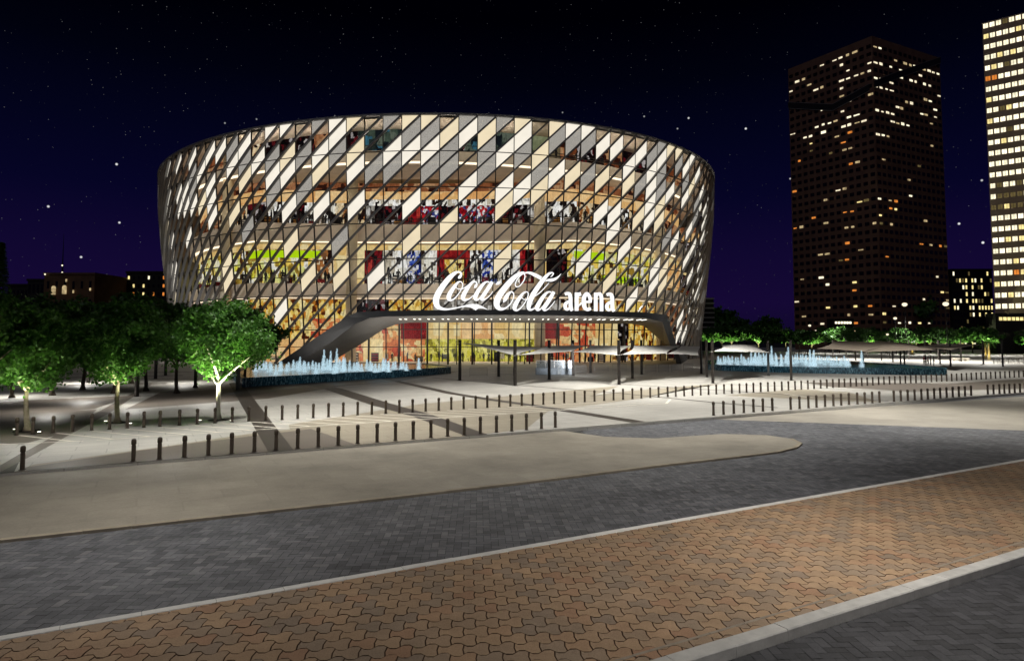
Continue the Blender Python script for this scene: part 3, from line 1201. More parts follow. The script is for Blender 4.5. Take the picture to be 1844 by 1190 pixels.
# behind the sign, and ground floor hall
for a, b, m in ((440, 520, 'yellow'), (520, 580, 'yellow'), (580, 640, 'yellow'), (640, 700, 'dark'), (700, 780, 'yellow'), (780, 900, 'grey'), (900, 1010, 'grey'), (1010, 1090, 'cream'), (1090, 1200, 'yellow'), (1200, 1255, 'terra')):
    display_wall(a, b, 9.6, Z2b - 0.1, m)
for a, b, m in ((430, 480, 'peach'), (480, 560, 'peach'), (560, 612, 'peach'), (612, 655, 'orange'), (655, 690, 'ivory'), (690, 766, 'orange'), (766, 890, 'yellowgreen'), (890, 962, 'yellowgreen'), (962, 1010, 'orange'),
                (1010, 1070, 'orange'), (1070, 1115, 'ivory'), (1115, 1130, 'dark'), (1130, 1200, 'yellow'), (1200, 1250, 'dark')):
    display_wall(a, b, 0.04, 5.0, m)
for a, b, m in ((430, 480, 'yellow'), (480, 560, 'yellow'), (560, 612, 'orange'), (612, 655, 'peach'), (655, 690, 'orange'), (690, 722, 'orange'), (722, 768, 'maroon'), (768, 830, 'ivory'), (830, 890, 'peach'), (890, 965, 'ivory'), (965, 1008, 'maroon'),
                (1008, 1072, 'orange'), (1072, 1112, 'ivory'), (1112, 1132, 'dark'), (1132, 1200, 'yellow'), (1200, 1250, 'terra')):
    display_wall(a, b, 5.02, 9.55, m)
# shop fittings standing on the galleries: racks, counters and rails
fr_ = random.Random(21)
for z, n_, x0, x1 in ((Z2t, 36, 340, 1240), (Z3t, 42, 380, 1220), (0.04, 20, 470, 1180)):
    for k in range(n_):
        d = fr_.uniform(1.6, 4.3) if z > 1 else fr_.uniform(1.5, 4.0)
        X = px_to_X(x0 + (x1 - x0) * (k + fr_.random()) / n_, d)
        mb = MB()
        w_, h_ = fr_.uniform(0.7, 1.9), fr_.uniform(0.9, 2.3)
        y = edge_y(X) + d
        if k % 3:
            mb.box((X, y, z + h_ / 2 + 0.01), (w_, 0.5, h_))
            for q in range(3):
                mb.box((X, y - 0.3, z + h_ * (q + .6) / 3.2), (w_ * 0.9, 0.1, h_ * 0.18), mi=1)
        else:
            for dx in (-w_ / 2, w_ / 2):
                mb.box((X + dx, y, z + h_ / 2 + 0.01), (0.07, 0.07, h_))
            mb.box((X, y, z + h_ + 0.045), (w_ + 0.1, 0.08, 0.07))
            for q in range(6):
                mb.box((X - w_ / 2 + w_ * (q + .5) / 6, y, z + h_ * .62), (w_ / 8, 0.45, h_ * .6), mi=1)
        mb.build('display_rack', [M['black'], fr_.choice([M['black'], M['rack_red'], M['rack_white'], M['rack_ochre']])], arena)
# interior columns
for px in (405, 632, 972, 1190):
    X = px_to_X(px, -1.0)
    mb = MB()
    mb.lathe((X, edge_y(X) - 1.0, 0.04), [(1.15, 0), (1.15, 47.0)], 20)
    mb.build('interior_column', M['column'], arena, True)

# ---- entrance portal
def FP(X, z):
    return Vector((X, facY(X, z, 0.3), z))


st = [
    (Vector((-45.0, 126.5, 0)), Vector((-41.2, 126.0, 0)), FP(-36.5, 0), FP(-44, 0) + Vector((0, 2, 0))),
    (Vector((-36.3, 122.9, 5.1)), Vector((-33.6, 122.5, 4.1)), FP(-29.5, 4.0), FP(-37, 5) + Vector((0, 2, 0))),
    (Vector((-30.0, 120.5, 8.9)), Vector((-28.2, 120.2, 7.7)), FP(-25.0, 6.9), FP(-32, 8.6) + Vector((0, 2, 0))),
    (Vector((-28.0, 119.7, 9.75)), Vector((-25.5, 119.5, 8.75)), FP(-22.6, 7.8), FP(-29, 9.6) + Vector((0, 2, 0))),
    (Vector((-24.0, 119.3, 10.0)), Vector((-22.6, 119.2, 9.0)), FP(-20, 8.15), FP(-25, 9.9) + Vector((0, 2, 0))),
    (Vector((-10.0, 118.9, 10.15)), Vector((-10.0, 118.8, 9.2)), FP(-10, 8.2), FP(-10, 10.0) + Vector((0, 2, 0))),
    (Vector((1.0, 118.8, 10.2)), Vector((1.0, 118.7, 9.25)), FP(2, 8.2), FP(2, 10.0) + Vector((0, 2, 0))),
    (Vector((14.0, 119.3, 10.05)), Vector((14.0, 119.2, 9.1)), FP(15, 8.2), FP(15, 10.0) + Vector((0, 2, 0))),
    (Vector((24.5, 120.6, 9.75)), Vector((24.0, 120.5, 8.8)), FP(26, 8.3), FP(27, 10.0) + Vector((0, 2, 0))),
    (Vector((28.3, 121.6, 9.35)), Vector((27.4, 121.6, 8.1)), FP(29.3, 7.9), FP(32, 9.7) + Vector((0, 2, 0))),
    (Vector((31.2, 128.0, 4.9)), Vector((30.2, 128.0, 4.2)), FP(35.2, 4.0), FP(38.4, 4.9) + Vector((0, 2, 0))),
    (Vector((34.2, 135.0, 0)), Vector((33.2, 135.0, 0)), FP(41, 0), FP(45, 0) + Vector((0, 2, 0))),
]
portal = MB()
rings = [list(s) for s in st]
n = 4
vs = [p for r in rings for p in r]
for k in range(len(rings) - 1):
    for i in range(4):
        j = (i + 1) % 4
        portal.raw([rings[k][i], rings[k][j], rings[k + 1][j], rings[k + 1][i]], [(0, 1, 2, 3)], 1 if i == 0 else 0)
portal.raw(rings[0], [(3, 2, 1, 0)])
portal.raw(rings[-1], [(0, 1, 2, 3)])
po = portal.build('entrance_canopy', [M['portal'], M['portal_dark']], arena)
# soffit light strips, two per bay
for k in range(18):
    X0 = -20.5 + k * 2.62
    for dx in (0, 1.0):
        X = X0 + dx
        yf = 119.0 + (0.0 if abs(X) < 12 else (abs(X) - 12) * 0.1)
        t0, t1 = 0.16, 0.34
        yb = facY(X, 8.2)
        ya, ye = yf + (yb - yf) * t0, yf + (yb - yf) * t1
        za = 9.0 - (9.0 - 8.2) * (t0 + t1) / 2 - 0.16
        mb = MB()
        mb.box((X, (ya + ye) / 2, za - 0.06), (0.22, ye - ya, 0.1))
        mb.build('soffit_light', M['soffit_light'], po)
# entrance doors: dark frames in front of the lower glazing
for X in (-28, -22, -16.5, -12.5, -7.8, -4, 3.5, 9.5, 14, 19.5, 24.5):
    mb = MB()
    y = facY(X, 3, 0.1)
    mb.box((X, y - 0.1, 4.1), (0.34, 0.3, 8.2))
    mb.build('entrance_post', M['mullion'], arena)

# ================================================================== SIGN on the canopy
SG = 7.092


def sp(x, y):
    return atY(760 + x / SG, 470 + y / SG, 118.6)


def catmull(pts, n=6, closed=False):
    out = []
    m = len(pts)
    rng = range(m if closed else m - 1)
    for i in rng:
        p0 = pts[(i - 1) % m] if closed or i > 0 else pts[0]
        p1, p2 = pts[i], pts[(i + 1) % m]
        p3 = pts[(i + 2) % m] if closed or i + 2 < m else pts[-1]
        for k in range(n):
            t = k / n
            out.append(tuple(0.5 * (2 * b + (c - a) * t + (2 * a - 5 * b + 4 * c - d) * t * t + (3 * b - a - 3 * c + d) * t ** 3)
                             for a, b, c, d in zip(p0, p1, p2, p3)))
    if not closed:
        out.append(pts[-1])
    return out


SD = 0.45   # depth of the letters
lay = [0]


def ribbon(mb, pts, closed=False):
    """stroke of varying width (x, y, w in sign pixels) as a solid letter stroke"""
    c = catmull(pts, 7, closed)
    n = len(c)
    rings = []
    off = 0.006 * (lay[0] % 7)
    lay[0] += 1
    for i in range(n):
        a = c[(i - 1) % n] if closed or i > 0 else c[0]
        b = c[(i + 1) % n] if closed or i < n - 1 else c[-1]
        dx, dy = b[0] - a[0], b[1] - a[1]
        L = math.hypot(dx, dy) or 1
        nx, ny = -dy / L, dx / L
        w = max(c[i][2], 3) / 2
        l, r = sp(c[i][0] + nx * w, c[i][1] + ny * w), sp(c[i][0] - nx * w, c[i][1] - ny * w)
        f = Vector((0, -off, 0))
        bk = Vector((0, SD, 0))
        rings.append([l + f, r + f, r + bk, l + bk])
    if closed:
        rings.append(rings[0])
    for k in range(len(rings) - 1):
        for i in range(4):
            j = (i + 1) % 4
            mb.raw([rings[k][i], rings[k][j], rings[k + 1][j], rings[k + 1][i]], [(0, 1, 2, 3)], 0 if i == 0 else 1)
    if not closed:
        mb.raw(rings[0], [(0, 1, 2, 3)], 1)
        mb.raw(rings[-1], [(0, 1, 2, 3)], 1)


def polysolid(mb, pts):
    off = 0.006 * (lay[0] % 7)
    lay[0] += 1
    f = [sp(*p) + Vector((0, -off, 0)) for p in pts]
    b = [sp(*p) + Vector((0, SD, 0)) for p in pts]
    n = len(pts)
    mb.raw(f, [tuple(range(n))], 0)
    mb.raw(b, [tuple(range(n - 1, -1, -1))], 1)
    for i in range(n):
        j = (i + 1) % n
        mb.raw([f[i], f[j], b[j], b[i]], [(0, 1, 2, 3)], 1)


sign = thing('roof_sign', (0, 0, 0), 'white lit lettering, flowing script then plain word, standing on entrance canopy', 'sign')
SM = [M['sign'], M['sign_side']]


def letter(name, ribbons, polys=()):
    mb = MB()
    for r in ribbons:
        cl = r[-1] == 'c'
        ribbon(mb, [p for p in r if p != 'c'], cl)
    for p in polys:
        polysolid(mb, p)
    return mb.build(name, SM, sign)


letter('script_capital', [[(462, 222, 14), (480, 205, 40), (497, 178, 30), (492, 150, 26), (460, 140, 24), (415, 158, 44), (350, 215, 62), (280, 300, 70), (220, 390, 76), (184, 470, 80), (180, 530, 78), (200, 580, 62), (245, 606, 40), (310, 616, 26), (390, 608, 18), (460, 594, 15), (530, 578, 20)]],
       [[(520, 572), (600, 553), (650, 548), (700, 552), (760, 572), (852, 627)][::1] + [(790, 608), (740, 602), (712, 610), (684, 632), (655, 608), (610, 592), (560, 586), (520, 588)]])
letter('script_letter', [[(492, 264, 16), (450, 282, 30), (398, 350, 46), (352, 425, 58), (342, 475, 56), (365, 500, 30), (410, 482, 18), (462, 425, 13), (505, 355, 13), (520, 300, 14), 'c'],
                         [(432, 300, 9), (434, 330, 10), (458, 356, 11), (500, 358, 11), (545, 340, 14), (600, 300, 12)]])
letter('script_letter', [[(668, 345, 14), (685, 322, 36), (698, 290, 22), (680, 264, 18), (640, 276, 30), (590, 335, 44), (540, 415, 56), (522, 468, 56), (540, 496, 34), (590, 490, 18), (640, 455, 13), (690, 410, 10)]])
letter('script_letter', [[(862, 272, 16), (820, 268, 22), (770, 310, 40), (715, 385, 50), (682, 455, 54), (688, 490, 40), (725, 485, 20), (785, 410, 13), (840, 320, 12), (875, 278, 12)],
                         [(896, 264, 40), (858, 330, 46), (800, 415, 50), (762, 475, 48), (778, 496, 28), (820, 480, 14), (870, 435, 11), (905, 388, 9)]])
letter('script_hyphen', [], [[(962, 264), (1002, 264), (984, 303), (938, 303)]])
letter('script_capital', [[(1308, 148, 18), (1270, 150, 26), (1200, 190, 50), (1120, 270, 68), (1045, 360, 74), (980, 455, 78), (953, 530, 78), (968, 590, 62), (1015, 614, 36), (1075, 596, 20), (1130, 545, 15), (1166, 475, 13), (1170, 420, 15), (1145, 393, 18), (1112, 412, 34), (1082, 450, 50), (1060, 492, 46), (1036, 530, 6)],
                          [(1290, 150, 16), (1314, 185, 14), (1300, 250, 14), (1250, 315, 13), (1208, 330, 13), (1190, 300, 13), (1215, 235, 13), (1270, 175, 15), (1330, 150, 20), (1385, 155, 34), (1440, 178, 44), (1480, 198, 46), (1522, 222, 46)]])
letter('script_letter', [[(1335, 394, 14), (1290, 415, 28), (1235, 485, 46), (1192, 560, 56), (1182, 605, 52), (1208, 628, 28), (1250, 608, 18), (1305, 545, 13), (1345, 470, 13), (1356, 415, 14), 'c'],
                         [(1276, 430, 9), (1274, 465, 10), (1300, 490, 11), (1345, 490, 11), (1385, 475, 10)]])
letter('script_letter', [[(1640, 205, 6), (1664, 185, 14), (1676, 160, 16), (1655, 150, 20), (1610, 172, 34), (1548, 240, 52), (1475, 340, 60), (1415, 435, 62), (1372, 530, 62), (1362, 595, 52), (1385, 622, 30), (1430, 608, 15), (1475, 560, 10)],
                         [(1418, 462, 12), (1470, 430, 13), (1530, 380, 12), (1580, 325, 11), (1622, 280, 7)],
                         [(1574, 262, 6), (1605, 246, 28), (1650, 244, 40), (1700, 230, 32), (1740, 202, 18), (1776, 163, 5)]])
letter('script_letter', [[(1652, 400, 16), (1610, 396, 22), (1560, 440, 42), (1505, 520, 52), (1470, 590, 54), (1478, 622, 36), (1515, 610, 18), (1572, 540, 13), (1630, 450, 12), (1665, 405, 12)],
                         [(1684, 392, 42), (1645, 465, 46), (1590, 550, 50), (1556, 605, 46), (1570, 628, 26), (1610, 612, 14), (1660, 560, 11), (1698, 508, 9)]])
# plain sans word: condensed bold letters drawn as strokes (pixels of the second close-up, shifted 200 photo px)
DX = 200 * SG


def sh(r):
    return [p if p == 'c' else (p[0] + DX, p[1], p[2]) for p in r]


A_ = [[(405, 425, 40), (435, 415, 40), (465, 425, 48), (477, 470, 50), (478, 540, 50), (482, 600, 50), (500, 636, 34)],
      [(478, 520, 34), (440, 525, 38), (412, 555, 46), (412, 595, 46), (435, 617, 36), (470, 600, 26)]]
letter('plain_letter', [sh(r) for r in A_])
letter('plain_letter', [sh([(556, 402, 50), (556, 520, 50), (556, 636, 50)]), sh([(556, 470, 40), (575, 432, 44), (612, 420, 48)])])
letter('plain_letter', [sh([(650, 520, 30), (700, 522, 30), (728, 520, 30)]), sh([(728, 533, 40), (726, 470, 46), (690, 417, 42), (655, 455, 52), (646, 520, 54), (658, 590, 52), (695, 620, 40), (738, 605, 40)])])
letter('plain_letter', [sh([(800, 404, 48), (800, 520, 48), (800, 640, 48)]), sh([(800, 460, 34), (825, 425, 38), (855, 422, 42), (872, 460, 48), (874, 540, 48), (874, 641, 48)])])
letter('plain_letter', [sh([q if q == 'c' else (q[0] + 533, q[1] + 8, q[2]) for q in r]) for r in A_])



def rebase(root, base):
    """move a thing's Empty to its base without moving its parts"""
    base = Vector(base)
    for ch in root.children:
        ch.matrix_parent_inverse = Matrix.Translation(-base)
    root.location = base


rebase(arena, (AC.x, AC.y, 0))
rebase(sign, sp(1300, 640))

# ================================================================== TREES
M['bark'] = surf('pale_bark', lin((176, 164, 140)), 0.85, 0, 0.25, 6, 0.6)
M['bark_white'] = surf('white_bark', lin((206, 200, 186)), 0.8, 0, 0.15, 6, 0.5)  # near-white bark for one street tree
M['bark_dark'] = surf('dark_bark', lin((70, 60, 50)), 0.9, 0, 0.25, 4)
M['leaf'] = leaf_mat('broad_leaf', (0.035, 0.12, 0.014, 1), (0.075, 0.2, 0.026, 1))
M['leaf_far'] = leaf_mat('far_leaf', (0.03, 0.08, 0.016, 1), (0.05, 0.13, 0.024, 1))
M['soil'] = surf('tree_pit_soil', (0.02, 0.017, 0.014, 1), 0.95)
M['lamp_lens'] = glow('uplight_lens', lin((255, 248, 225)), 6.0)
M['metal_dark'] = surf('dark_metal', lin((40, 38, 36)), 0.5, 0.3, 0.1)


def crown_mesh(seed, rx, ry, rz, zc, nclus, nleaf, ls, flat=0.55, name='crown', mat=None):
    r = random.Random(seed)
    mb = MB()
    cl = []
    tries = 0
    while len(cl) < nclus and tries < 20000:
        tries += 1
        d = Vector((r.gauss(0, 1), r.gauss(0, 1), r.gauss(0, 1))).normalized()
        k = r.random() ** 0.42
        n_ = noise.noise(d * 1.9 + Vector((seed * 7.1, 0, 0)))
        k *= 0.80 + 0.42 * n_ + 0.12
        p = Vector((d.x * rx * k, d.y * ry * k, d.z * rz * k))
        if p.z < -flat * rz:
            p.z = -flat * rz + r.uniform(0, 0.3) * rz
        cl.append(p + Vector((0, 0, zc)))
    for c in cl:
        cr = r.uniform(0.5, 1.0) * 0.17 * (rx + rz) / 2 * 2
        outw = (c - Vector((0, 0, zc))).normalized()
        for _ in range(nleaf):
            d = Vector((r.gauss(0, 1), r.gauss(0, 1), r.gauss(0, 0.6)))
            p = c + d * cr * 0.45
            s = ls * r.uniform(0.6, 1.25)
            nrm = (outw * 0.5 + Vector((r.gauss(0, .6), r.gauss(0, .6), r.gauss(0.35, .5)))).normalized()
            a = nrm.cross(Vector((r.gauss(0, 1), r.gauss(0, 1), r.gauss(0, 1)))).normalized()
            b = nrm.cross(a)
            t = a * s
            w = b * s * 0.36
            mb.poly([p - t * 0.5, p + w - t * 0.05, p + t * 0.55, p - w - t * 0.05])
    return mb.mesh(name, mat or M['leaf']), cl


def trunk_builder(h, r0, limbs, seed, lean=(0.0, 0.0)):
    r = random.Random(seed)
    mb = MB()
    pts, rad = [], []
    for i in range(9):
        t = i / 8
        pts.append((lean[0] * t + 0.06 * math.sin(3 * t + seed), lean[1] * t + 0.05 * math.cos(4 * t), h * t))
        rad.append(r0 * (1.0 + 0.7 * max(0, 0.12 - t) / 0.12) * (1 - 0.35 * t))
    mb.tube(pts, rad, 12, jit=0.16)
    top = Vector(pts[-1])
    for i in range(limbs):
        a = 2 * math.pi * i / limbs + r.uniform(-0.4, 0.4)
        L = r.uniform(0.8, 1.25)
        z0 = top.z - r.uniform(0.0, 0.5)
        q = []
        for k in range(5):
            t = k / 4
            q.append((top.x + math.cos(a) * 2.1 * L * t, top.y + math.sin(a) * 2.1 * L * t, z0 + 2.1 * t ** 0.85))
        mb.tube(q, [r0 * 0.55 * (1 - 0.75 * k / 4) for k in range(5)], 8, jit=0.1)
    return mb


def spot(loc, target, power, angle, blend=0.6, col=(1, 0.96, 0.86), rad=0.1):
    ld = bpy.data.lights.new('lamp', 'SPOT')
    ld.energy = power
    ld.spot_size = R_(angle)
    ld.spot_blend = blend
    ld.color = col
    ld.shadow_soft_size = rad
    o = bpy.data.objects.new('lamp', ld)
    COL.objects.link(o)
    o.location = loc
    o.rotation_euler = (Vector(target) - Vector(loc)).to_track_quat('-Z', 'Y').to_euler()
    return o


def up_lamp(loc, power, col=(0.98, 1.0, 0.66), angle=120, aim=0.1):
    return spot(loc, (loc[0] + aim, loc[1], loc[2] + 5), power, angle, 0.9, col, 0.12)


near = [
    ((48, 776), 2.35, 2.8, 2.4, 4.5, 3, 'bark', 'leafy street tree with uplit brown trunk in a round pit, leftmost of the row', 55),
    ((212, 761), 2.5, 2.75, 2.4, 4.65, 4, 'bark', 'leafy street tree with uplit pale brown trunk leaning slightly, middle of the row', 80),
    ((394, 756), 2.5, 2.95, 2.5, 4.9, 5, 'bark_white', 'brightest uplit street tree with white trunk in front of the arena by left fountain', 240),
]
for (px, h, rr, rz_, zc, seed, bark, lab, pw) in near:
    p = gnd(*px)
    t = thing('street_tree', (p.x, p.y, 0), lab, 'tree', 'street trees along the plaza edge')
    trunk_builder(h, 0.145, 4, seed, (0.12 - 0.05 * seed, 0)).build('trunk', M[bark], t, True)
    me, _ = crown_mesh(seed, rr, rr, rz_, zc, 250, 60, 0.22, flat=0.95)
    c = bpy.data.objects.new('crown', me)
    COL.objects.link(c)
    c.parent = t
    # tree pit with soil, pale ring and two ground uplights
    mb = MB()
    mb.lathe((0, 0, 0.004), [(0.62, 0), (0.62, 0.012), (0.5, 0.016)], 24)
    mb.build('tree_pit', M['soil'], t)
    for (dx, dy) in (((-1.0, 0.5), (1.05, -0.55)) if bark == 'bark' else ((-0.95, -0.4), (1.0, -0.6))):
        mb = MB()
        mb.lathe((dx, dy, 0.005), [(0.13, 0), (0.13, 0.03), (0.1, 0.035)], 14)
        u = mb.build('uplight', M['metal_dark'], t)
        mb = MB()
        mb.lathe((dx, dy, 0.0405), [(0.085, 0), (0.085, 0.006)], 12)
        mb.build('lens', M['lamp_lens'], u)
        up_lamp((p.x + dx, p.y + dy, 0.12), pw * 20, angle=58, aim=-dx * 0.9)
# tree half out of frame on the left
p = gnd(-62, 790)
t = thing('street_tree', (p.x, p.y, 0), 'tree at the left picture edge with only a strip of bright leaves showing', 'tree', 'street trees along the plaza edge')
trunk_builder(2.3, 0.17, 5, 8).build('trunk', M['bark'], t, True)
me, _ = crown_mesh(8, 3.1, 3.1, 2.9, 4.9, 300, 60, 0.23)
c = bpy.data.objects.new('crown', me); COL.objects.link(c); c.parent = t
up_lamp((p.x + 0.9, p.y + 0.2, 0.12), 900, angle=110)

# unlit trees behind the row
back = [((20, 716), 'dark tree at far left behind the lit row'), ((95, 712), 'dark tree behind the gap left of the brown building'), ((150, 702), 'dark tree below the brown building with two lit windows'),
        ((205, 708), 'dark tree behind the middle street tree'), ((262, 704), 'dark tree below the small block with yellow windows'),
        ((318, 708), 'dark tree right behind the gap of the street trees'), ((352, 698), 'dark tree behind the brightest street tree'), ((440, 690), 'dark tree at the left end of the left fountain'), ((60, 694), 'tall dark tree far behind the leftmost street tree'), ((235, 690), 'tall dark tree far behind the middle street tree')]
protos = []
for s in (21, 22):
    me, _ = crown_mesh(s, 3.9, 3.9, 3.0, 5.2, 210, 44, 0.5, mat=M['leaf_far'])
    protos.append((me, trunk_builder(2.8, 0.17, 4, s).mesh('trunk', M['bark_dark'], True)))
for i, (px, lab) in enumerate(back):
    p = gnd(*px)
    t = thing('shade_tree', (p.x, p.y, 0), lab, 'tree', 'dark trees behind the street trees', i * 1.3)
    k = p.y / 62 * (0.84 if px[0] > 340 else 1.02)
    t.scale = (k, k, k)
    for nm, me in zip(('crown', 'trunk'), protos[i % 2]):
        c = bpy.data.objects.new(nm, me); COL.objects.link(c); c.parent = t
# distant trees on the right, uplit from the ground
fprot = []
for s in (31, 32, 33):
    me, _ = crown_mesh(s, 4.2, 4.2, 3.0, 5.6, 90, 30, 0.95, mat=M['leaf_far'])
    fprot.append((me, trunk_builder(3.2, 0.22, 4, s).mesh('trunk', M['bark_dark'], True)))
fk = random.Random(77)
xs = [1282, 1300, 1318, 1345, 1366, 1392, 1415, 1440, 1462, 1486, 1512, 1540, 1568, 1596, 1622, 1650, 1676, 1702, 1728, 1752, 1778, 1802, 1828, 1850]
for i, x in enumerate(xs):
    by = 634 + (i % 3) * 1.6 if x > 1350 else 633
    p = gnd(x, by)
    t = thing('plaza_tree', (p.x, p.y, 0), 'small uplit tree in the far row behind the right fountain and sails' if 1350 < x < 1620 else
              ('small tree beside the arena right flank, in the far row' if x <= 1350 else 'small uplit tree in the far row right of the sails'), 'tree', 'far row of trees on the right', fk.random() * 6)
    k = p.y / 240 * fk.uniform(0.95, 1.15)
    t.scale = (k, k, k)
    for nm, me in zip(('crown', 'trunk'), fprot[i % 3]):
        c = bpy.data.objects.new(nm, me); COL.objects.link(c); c.parent = t
    if i % 2 == 0 or x > 1620:
        up_lamp((p.x + fk.uniform(-2, 2), p.y - 2.5, 0.2), fk.uniform(7000, 17000), (0.86, 1, 0.5), 120)
# big dark tree before the dark tower and dark trees right of the arena
for (px, by, s, lab) in ((1638, 630, 2.6, 'tall round black tree in front of the dark tower'), (1300, 629, 1.75, 'dark tree against the sky beside the arena right flank'),
                         (1330, 629, 1.35, 'lower dark tree against the sky right of the arena'), (1385, 629, 1.4, 'dark tree at the left foot of the dark tower')):
    p = gnd(px, by)
    t = thing('dark_tree', (p.x, p.y, 0), lab, 'tree')
    k = s * p.y / 320
    t.scale = (k * 1.1, k * 1.1, k * 1.35)
    for nm, me in zip(('crown', 'trunk'), fprot[1]):
        c = bpy.data.objects.new(nm, me); COL.objects.link(c); c.parent = t
# tall conifer tip at the very left
p = gnd(-8, 650)
t = thing('conifer', (p.x, p.y, 0), 'dark pointed conifer at the left picture edge', 'tree')
mb = MB()
for q in range(3600):
    z = rnd.uniform(1.5, 26)
    r_ = (27 - z) * 0.16 * rnd.random() ** 0.5
    a = rnd.uniform(0, 6.3)
    c = Vector((r_ * math.cos(a), r_ * math.sin(a), z))
    d = Vector((math.cos(a), math.sin(a), -0.35)) * 0.9
    e = Vector((-math.sin(a), math.cos(a), 0.1)) * 0.3
    mb.poly([c, c + d * .5 + e, c + d, c + d * .5 - e])
mb.build('crown', M['leaf_far'], t)
mb = MB(); mb.tube([(0, 0, 0), (0, 0, 12), (0, 0, 25)], [0.4, 0.25, 0.05]); mb.build('trunk', M['bark_dark'], t)
t.scale = (1.0, 1.0, 1.05)

# ================================================================== POSTS, SAILS
M['post'] = surf('dark_post_paint', lin((62, 57, 53)), 0.5, 0.2, 0.12, 2)
pm = MB()
PH = 4.72
pm.box((0, 0, PH / 2 + 0.01), (0.27, 0.27, PH - 0.02))
post_me = pm.mesh('shade_post', M['post'])
pm = MB(); pm.box((0, 0, 0.012), (0.5, 0.5, 0.024)); plate_me = pm.mesh('base_plate', M['metal_dark'])
pm = MB(); pm.box((0, 0, PH + 0.03), (0.31, 0.31, 0.06)); cap_me = pm.mesh('cap', M['metal_dark'])


def post(px, py, lab, grp):
    p = gnd(px, py)
    o = bpy.data.objects.new('shade_post', post_me); COL.objects.link(o)
    o.location = (p.x, p.y, 0.004)
    o.rotation_euler = (0, 0, R_(-29))
    tag(o, lab, 'post', grp)
    for nm, me in (('base_plate', plate_me), ('cap', cap_me)):
        c = bpy.data.objects.new(nm, me); COL.objects.link(c); c.parent = o
    return o


GP = 'dark shade sail posts'
post(828, 685, 'dark square post nearest the left fountain, left end of the sail posts', GP)
post(927.5, 694.6, 'large dark square post left of centre, second in front of the entrance', GP)
post(1115, 692.5, 'large dark square post standing in front of the metal barriers at entrance', GP)
post(1284, 690, 'large dark square post just left of the right fountain', GP)
post(1384, 676, 'dark square post in front of the middle of the right fountain', GP)
post(1425, 685, 'large dark square post right of centre before the right fountain', GP)
for x, y in ((898, 678), (989, 683), (1032, 676), (1063.5, 671.5)):
    post(x, y, 'dark square post under the pale sail in front of the entrance glass', GP + ' before the entrance')
for x, y in ((1139, 682), (1155.5, 674), (1263, 673), (1273, 679)):
    post(x, y, 'dark square post in the cluster right of the entrance by canopy leg', GP + ' by the canopy leg')
for x, y in ((1454, 640), (1486, 641), (1500, 645), (1524, 646), (1541, 649), (1563, 645)):
    post(x, y, 'distant dark post standing behind the right fountain jets', GP + ' behind the right fountain')
post(1555, 657, 'dark post beside the lone jet at the right fountain end', GP)
for x, y in ((1587.6, 649), (1602.6, 645), (1608, 652), (1622, 656), (1629, 659.5), (1637, 647)):
    post(x, y, 'distant dark post left of the walking people under brown sail', GP + ' left of the people')
for x, y in ((1666, 645), (1690, 648), (1693, 655.6), (1712, 660), (1731, 651)):
    post(x, y, 'distant dark post right around the walking people and white bench', GP + ' around the people')
post(1771, 655.6, 'dark post beside the yellow lit palm trunks', GP)
post(1806, 660, 'dark post in front of the parked bicycles', GP)
for x, y in ((90, 704), (159, 689), (246, 714), (203, 690), (280, 682), (298, 676), (428, 702), (352, 684)):
    post(x, y, 'dark post half hidden by leaves behind the street trees', GP + ' under the trees')

M['sail'] = surf('pale_sail_fabric', lin((206, 204, 198)), 0.8, 0, 0.1, 0.8)
M['sail_brown'] = surf('taupe_sail_fabric', lin((140, 128, 114)), 0.8, 0, 0.1, 0.8)


def sail(corners, sag, mat, lab, cat='sail', grp='shade sails', n=10):
    """four corner points -> a stretched hyperbolic fabric sheet with hollow edges"""
    a, b, c, d = [Vector(q) for q in corners]
    cen = (a + b + c + d) / 4
    mb = MB()
    for z_off in (0.0, 0.02):
        for i in range(n):
            for j in range(n):
                q = []
                for (u, v) in ((i, j), (i + 1, j), (i + 1, j + 1), (i, j + 1)):
                    u /= n; v /= n
                    p = a * (1 - u) * (1 - v) + b * u * (1 - v) + c * u * v + d * (1 - u) * v
                    e = 0.16 * (4 * u * (1 - u) * (abs(2 * v - 1)) ** 2 + 4 * v * (1 - v) * (abs(2 * u - 1)) ** 2)
                    p = p.lerp(Vector((cen.x, cen.y, p.z)), e)
                    p.z -= sag * 16 * u * (1 - u) * v * (1 - v) - z_off
                    q.append(p)
                mb.poly(q)
    mb.sweep([[a + Vector((0, 0, -.015)), a + Vector((0, 0.02, 0)), a + Vector((0, 0, .015))], [a.lerp(cen, -0.09) + Vector((0, 0, q)) for q in (-.015, 0, .015)]])
    o = mb.build('shade_sail', mat, None, True)
    return tag(o, lab, cat, grp)


def sq(px, top, Y):
    return atY(px, top, Y)


